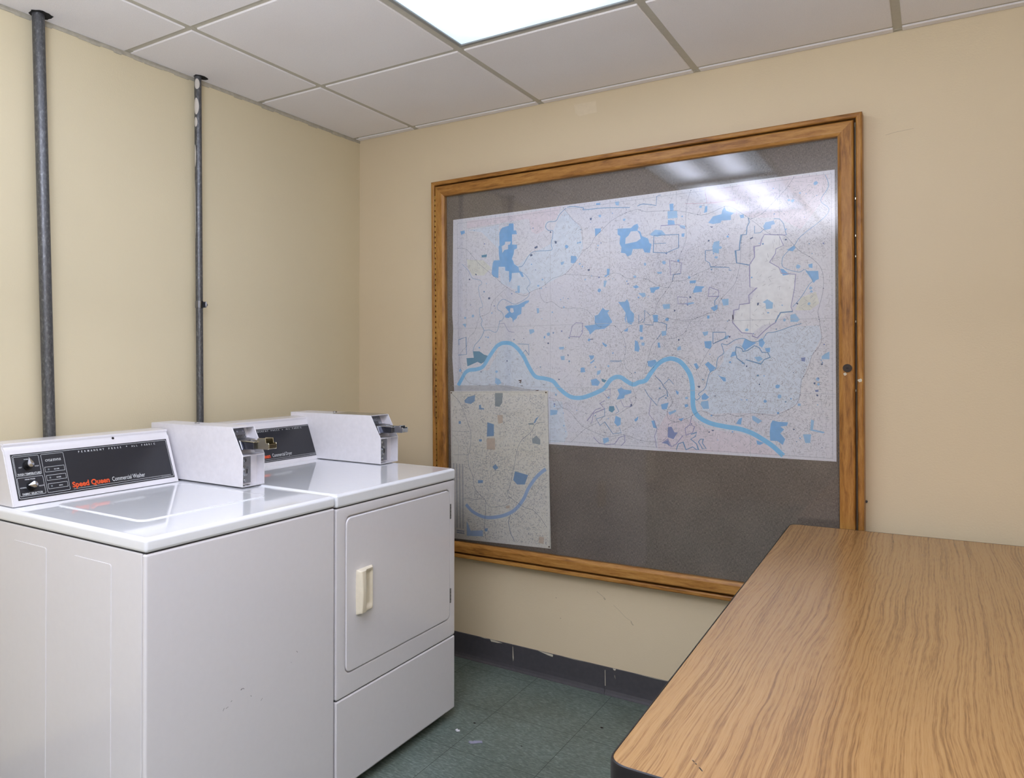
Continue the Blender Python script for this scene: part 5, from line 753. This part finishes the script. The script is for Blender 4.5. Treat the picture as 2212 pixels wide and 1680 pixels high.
def cr(P, n=4):
    out = []
    for i in range(len(P)-1):
        p0, p1, p2, p3 = P[max(i-1,0)], P[i], P[i+1], P[min(i+2, len(P)-1)]
        for k in range(n):
            t = k/n; out.append(tuple(.5*((2*p1[a])+(-p0[a]+p2[a])*t+(2*p0[a]-5*p1[a]+4*p2[a]-p3[a])*t*t+(-p0[a]+3*p1[a]-3*p2[a]+p3[a])*t**3) for a in (0,1)))
    out.append(P[-1]); return out
class MapMesh:
    def __init__(s, paper, y): s.bm = NB(); s.mats = [paper]; s.y = y
    def mi(s, m):
        m = MAPM[m] if isinstance(m, str) else m
        if m not in s.mats: s.mats.append(m)
        return s.mats.index(m)
    def poly(s, pts, m, lay):
        mi = s.mi(m); y = s.y-lay*.00006
        vo, _, fo, *_r = delaunay_2d_cdt([Vector(p) for p in pts], [], [list(range(len(pts)))], 1, 1e-6)
        mp = [s.bm.verts.new((v.x, y, v.y)) for v in vo]
        for f in fo: g = s.bm.faces.new([mp[i] for i in f]); g.material_index = mi
    def line(s, pts, w, m, lay):
        mi = s.mi(m); y = s.y-lay*.00006; n = len(pts); L = []; R = []
        for i in range(n):
            a = Vector(pts[max(i-1,0)]); b = Vector(pts[min(i+1,n-1)]); p = Vector(pts[i]); d = b-a
            if d.length < 1e-6: d = Vector((1,0))
            d.normalize(); nn = Vector((-d.y, d.x)); k = 1.0
            if 0 < i < n-1:
                d1 = (p-a).normalized() if (p-a).length > 1e-6 else d; c = abs(d1.dot(d)); k = 1/max(c, .55)
            L.append(s.bm.verts.new((p.x+nn.x*w/2*k, y, p.y+nn.y*w/2*k))); R.append(s.bm.verts.new((p.x-nn.x*w/2*k, y, p.y-nn.y*w/2*k)))
        for i in range(n-1): f = s.bm.faces.new((L[i], L[i+1], R[i+1], R[i])); f.material_index = mi
    def seg(s, x, z, a, l, w, mi, y):
        c, sn = math.cos(a), math.sin(a); dx, dz = c*l/2, sn*l/2; nx, nz = -sn*w/2, c*w/2
        f = s.bm.faces.new([s.bm.verts.new(q) for q in ((x-dx-nx,y,z-dz-nz),(x+dx-nx,y,z+dz-nz),(x+dx+nx,y,z+dz+nz),(x-dx+nx,y,z-dz+nz))]); f.material_index = mi
def inside(x, z, P):
    c = False; j = len(P)-1
    for i in range(len(P)):
        if (P[i][1] > z) != (P[j][1] > z) and x < (P[j][0]-P[i][0])*(z-P[i][1])/(P[j][1]-P[i][1])+P[i][0]: c = not c
        j = i
    return c
def near(x, z, P, r):
    for a, b in zip(P, P[1:]):
        dx, dz = b[0]-a[0], b[1]-a[1]; t = max(0, min(1, ((x-a[0])*dx+(z-a[1])*dz)/(dx*dx+dz*dz+1e-12)))
        if (a[0]+dx*t-x)**2+(a[1]+dz*t-z)**2 < r*r: return True
    return False
def sc4(P): return [(a/1e4, b/1e4) for a, b in P]
mm = MapMesh(M['paper'], -.0300)
t = bmesh.new(); pp = sc4(D['paper']); f = t.faces.new([t.verts.new((a, -.0290, b)) for a, b in pp])
r_ = bmesh.ops.extrude_face_region(t, geom=[f]); 
for v in r_['geom']:
    if isinstance(v, bmesh.types.BMVert): v.co.y = -.0300
bmesh.ops.recalc_face_normals(t, faces=list(t.faces)); merge(mm.bm, t)
TINTS = ('white','pink','tint','yellow','smudge'); k = 0
river = cr(sc4(D['line'][0][2])); whitez = sc4(D['fill'][0][1])
for m, P in D['fill']:
    if m in TINTS: k += 1; lay = 1+.3*k if m != 'smudge' else 6
    else: lay = {'hole': 8.5, 'stain': 12}.get(m, 7)
    mm.poly(sc4(P), m, lay)
for m, w, P in D['line']:
    Q = sc4(P); lay = {'river': 8, 'road': 10, 'creek': 9, 'outline': 9.5, 'purple': 9.3}.get(m, 9)
    if m in ('river', 'road', 'creek'): Q = cr(Q)
    if m in ('outline', 'purple'): mm.line(Q, w/1000*.85, m, lay)
    else: mm.line(Q, w/1000*(.55 if m == 'road' else 1), m, lay)
    if m == 'road':
        for a, b in list(zip(Q, Q[1:]))[::9]: mm.poly([(a[0]+.0016*math.cos(q), a[1]+.0016*math.sin(q)) for q in (0,1.05,2.1,3.14,4.2,5.25)], 'road', 10.5)
for z in (1.4103, 1.1640): mm.line([(.5365, z), (1.2, z+.006), (1.988, z+.004)], .0012, 'fold_shade', 11)  # fold creases painted as darker lines in place of their shading
for x in (.745, .99, 1.235, 1.482, 1.73): mm.line([(x, 1.878+(x-.54)*.0116), (x+.001, .945)], .0010, 'fold_shade', 5)
rg = random.Random(11); mi = mm.mi('street'); dense = [sc4(P) for P in D['dense']]; cnt = 0; parks = [sc4(P) for m, P in D['fill'] if m in ('park','teal','violet')]
boxes = [(min(p[0] for p in P), max(p[0] for p in P), min(p[1] for p in P), max(p[1] for p in P), P) for P in parks]
lightm = mm.mi('ltline')
while cnt < 18000:
    x = rg.uniform(.560, 1.972); z = rg.uniform(.965, 1.885+(x-.54)*.0116-.022)
    if z < 1.15 and x < .99: continue
    dn = .16+.5*max(0, noise.noise(Vector((x*3.1, z*3.1, 2)))+.15)
    if x < 1.05: dn *= .55
    if any(inside(x, z, P) for P in dense): dn += .55
    iw = inside(x, z, whitez)
    if iw: dn = .06
    if rg.random() > dn: continue
    if near(x, z, river, .0095): continue
    if any(b[0] < x < b[1] and b[2] < z < b[3] and inside(x, z, b[4]) for b in boxes): continue
    th = noise.noise(Vector((x*5, z*5, 7)))*2.2+rg.choice((0, math.pi/2))+rg.gauss(0, .12)
    mm.seg(x, z, th, rg.uniform(.003, .009)*(1.0 if dn > .4 else 1.6), rg.uniform(.0005,.0009), mi if rg.random() < .75 else lightm, -.0300-.00006*6.5); cnt += 1
q = random.Random(5)      # small parks, schools and place marks scattered over the sheet
for i in range(260):
    x = q.uniform(.575, 1.96); z = q.uniform(.98, 1.86)
    if (z < 1.17 and x < 1.0) or near(x, z, river, .012) or any(b_[0]-.01 < x < b_[1]+.01 and b_[2]-.01 < z < b_[3]+.01 for b_ in boxes): continue
    r = q.uniform(.0015, .0040) if i > 60 else q.uniform(.004, .008); a0 = q.uniform(0, 3)
    mm.poly([(x+r*q.uniform(.7,1.2)*math.cos(a0+k_*1.05), z+r*q.uniform(.7,1.2)*math.sin(a0+k_*1.05)) for k_ in range(6)], q.choice(('dark','light','outline','park','violet') if i > 60 else ('light','light','park')), 7.2+.01*i)
mi_ = mm.mi('frame')
for i in range(70):       # grid ticks round the neat line
    x = .56+i*.0205
    if x < 1.975: mm.seg(x, 1.8705+(x-.56)*.0116+.001, math.pi/2, .006, .0008, mi_, -.0306); 
    if .99 < x < 1.975: mm.seg(x, .9555+(x-1.0)*.007, math.pi/2, .005, .0008, mi_, -.0306)
for i in range(44):
    z = .975+i*.0205; mm.seg(1.9775, z, 0, .005, .0008, mi_, -.0306)
    if z > 1.16: mm.seg(.5525, z, 0, .005, .0008, mi_, -.0306)
text_bm(mm.bm, 'CINCINNATI', lambda a, b: (1.2359+a, -.0307, 1.2700+b), .0085, mm.mi('outline'), .0003, 1.0, 'LEFT', .0435)
mapo = obj('street_map', mm.bm, mm.mats); tag(mapo, 'wide pale blue road map with a winding blue river, in the oak case', 'map')

m2 = MapMesh(M['paper2'], -.0345); pp = sc4(D['paper2'])
t = bmesh.new(); f = t.faces.new([t.verts.new((a, -.0325, b)) for a, b in pp])
r_ = bmesh.ops.extrude_face_region(t, geom=[f])
for v in r_['geom']:
    if isinstance(v, bmesh.types.BMVert): v.co.y = -.0345
bmesh.ops.recalc_face_normals(t, faces=list(t.faces)); merge(m2.bm, t)
for m, P in D['fill2']: m2.poly(sc4(P), m, 3)
rv2 = cr(sc4(D['line2'][0][2]))
for m, w, P in D['line2']:
    Q = sc4(P); Q = cr(Q) if len(Q) > 4 else Q
    if m == 'mriver': mm_w = .0138
    m2.line(Q, .0138 if m == 'mriver' else w/1000*.62, m, {'mriver': 4, 'mroad': 6, 'mcreek': 5}.get(m, 5))
ms = m2.mi('mstreet'); ml = m2.mi('mline'); p2 = [sc4(P) for m, P in D['fill2'] if m in ('mpark','mgrey','mpeach','mriver')]
def local(x, z): return (x-.5278)/.4535, (z-.5205)/.62
def quadtest(x, z): return inside(x, z, [(a+(.012 if a < .7 else -.012), b+(.012 if b < .8 else -.012)) for a, b in pp])
cnt = 0; rg = random.Random(21)
while cnt < 3600:
    x = rg.uniform(.54, .99); z = rg.uniform(.525, 1.145)
    if not quadtest(x, z) or near(x, z, rv2, .009) or any(inside(x, z, P) for P in p2): continue
    u, v = local(x, z)
    if u < .155 and v < .56: continue
    if u < .13 and rg.random() > .25: continue
    dn = .35+.8*max(0, noise.noise(Vector((x*9, z*9, 4)))+.2)
    if .25 < u < .72 and .28 < v < .62: dn += .3
    if rg.random() > dn: continue
    base = 0.03
    if u > .6 and v < .33: base = -.75
    elif u < .3 and v < .3: base = .4
    elif v > .8: base = noise.noise(Vector((x*8, z*8, 1)))*1.6
    gx = .0042; x2 = round(x/gx)*gx+rg.uniform(-.0006,.0006); z2 = round(z/gx)*gx+rg.uniform(-.0006,.0006)
    vert = rg.random() < .42
    m2.seg(x2, z2, base+(math.pi/2 if vert else 0)+rg.gauss(0,.05), rg.uniform(.003,.0095), rg.uniform(.0006,.0011), ms if rg.random() < .8 else ml, -.0345-.00006*5); cnt += 1
for c in range(4):        # index columns in tiny print
    for i in range(170):
        z = .832-i*.00162; x = .5445+c*.0148+(.834-z)*.012
        if x > .6: continue
        m2.seg(x+rg.uniform(0,.0008), z, 0, rg.uniform(.006,.0105), .0007, ms, -.0345-.00006*5)
ti = m2.mi('dark')
text_bm(m2.bm, 'DOWNTOWN', lambda a, b: (.5605+a, -.03495, .5450+b), .0075, ti, .0004, 1.0, 'LEFT', .038)
text_bm(m2.bm, 'CINCINNATI', lambda a, b: (.5605+a, -.03495, .5365+b), .0075, ti, .0004, 1.0, 'LEFT', .038)
ns = 24; cxn, czn = .6065, 1.0775
m2.line([(cxn+.0075*math.cos(2*math.pi*i/ns), czn+.0075*math.sin(2*math.pi*i/ns)) for i in range(ns+1)], .0009, 'mroad', 6)
m2.line([(cxn-.003,czn-.004),(cxn,czn+.005),(cxn+.003,czn-.004)], .0009, 'mroad', 6)
mi_ = m2.mi('mroad')
poster = obj('wall_map', m2.bm, m2.mats); tag(poster, 'upright cream laminated city map, overlapping the lower left corner of the wide map', 'map')
for (x, z) in ((.5335,1.1345),(.9745,1.1475),(.9885,.5370),(.5440,.5180)):
    bm = NB(); cyl(bm, (x, -.0360, z), .0032, .003, 'y', 14, bev=.0006); obj('pin', bm, flat('pin_brown', (110,88,70), .4), poster)

# ------------------------------------------------------------------ litter on the floor
def scrap(name, pts, h, mat, label, cat):
    bm = NB(); t = bmesh.new(); c = Vector((sum(p[0] for p in pts)/len(pts), sum(p[1] for p in pts)/len(pts)))
    A = [t.verts.new((p[0], p[1], .0006)) for p in pts]; q = random.Random(len(pts)); B = [t.verts.new((p[0]*.98+c.x*.02, p[1]*.98+c.y*.02, .001+h*q.random())) for p in pts]
    m_ = t.verts.new((c.x, c.y, h)); n = len(pts)
    for i in range(n): t.faces.new((A[i], A[(i+1) % n], B[(i+1) % n], B[i])); t.faces.new((B[i], B[(i+1) % n], m_))
    t.faces.new(A[::-1]); bmesh.ops.recalc_face_normals(t, faces=list(t.faces)); merge(bm, t); tag(obj(name, bm, mat), label, cat)
scrap('paint_chip', [(.884,-.577),(.893,-.583),(.900,-.575),(.897,-.567),(.890,-.571),(.886,-.566)], .004, flat('white_flake', (235,235,240), .6), 'tiny white flake on the green floor beside the dryer', 'litter')
scrap('paper_scrap', [(.962,-.622),(.974,-.626),(.985,-.618),(.992,-.607),(1.004,-.600),(.998,-.592),(.985,-.598),(.972,-.603),(.975,-.611),(.964,-.612)], .003, flat('lilac_paper', (150,150,170), .7), 'torn lilac-grey paper scrap on the green floor', 'litter')
for nm, x, y, r, lb in (('dirt_crumb',.9126,-.4946,.0032,'dark crumb on the floor just behind the white flake'),('dirt_crumb',1.2942,-.274,.0038,'dark crumb on the floor between the paper scrap and the table'),('dirt_crumb',1.12,-.545,.0022,'small dark crumb on the floor right of the torn paper scrap')):
    q = random.Random(int(x*1000)); bm = NB(); bmesh.ops.create_icosphere(bm, subdivisions=2, radius=r)
    for v in bm.verts: v.co = Vector((v.co.x*1.5*q.uniform(.9,1.1)+x, v.co.y*q.uniform(.9,1.1)+y, max(0, v.co.z*.45+r*.4)))
    tag(obj(nm, bm, flat('dark_crumb', (52,44,40), .9)), lb, 'litter')
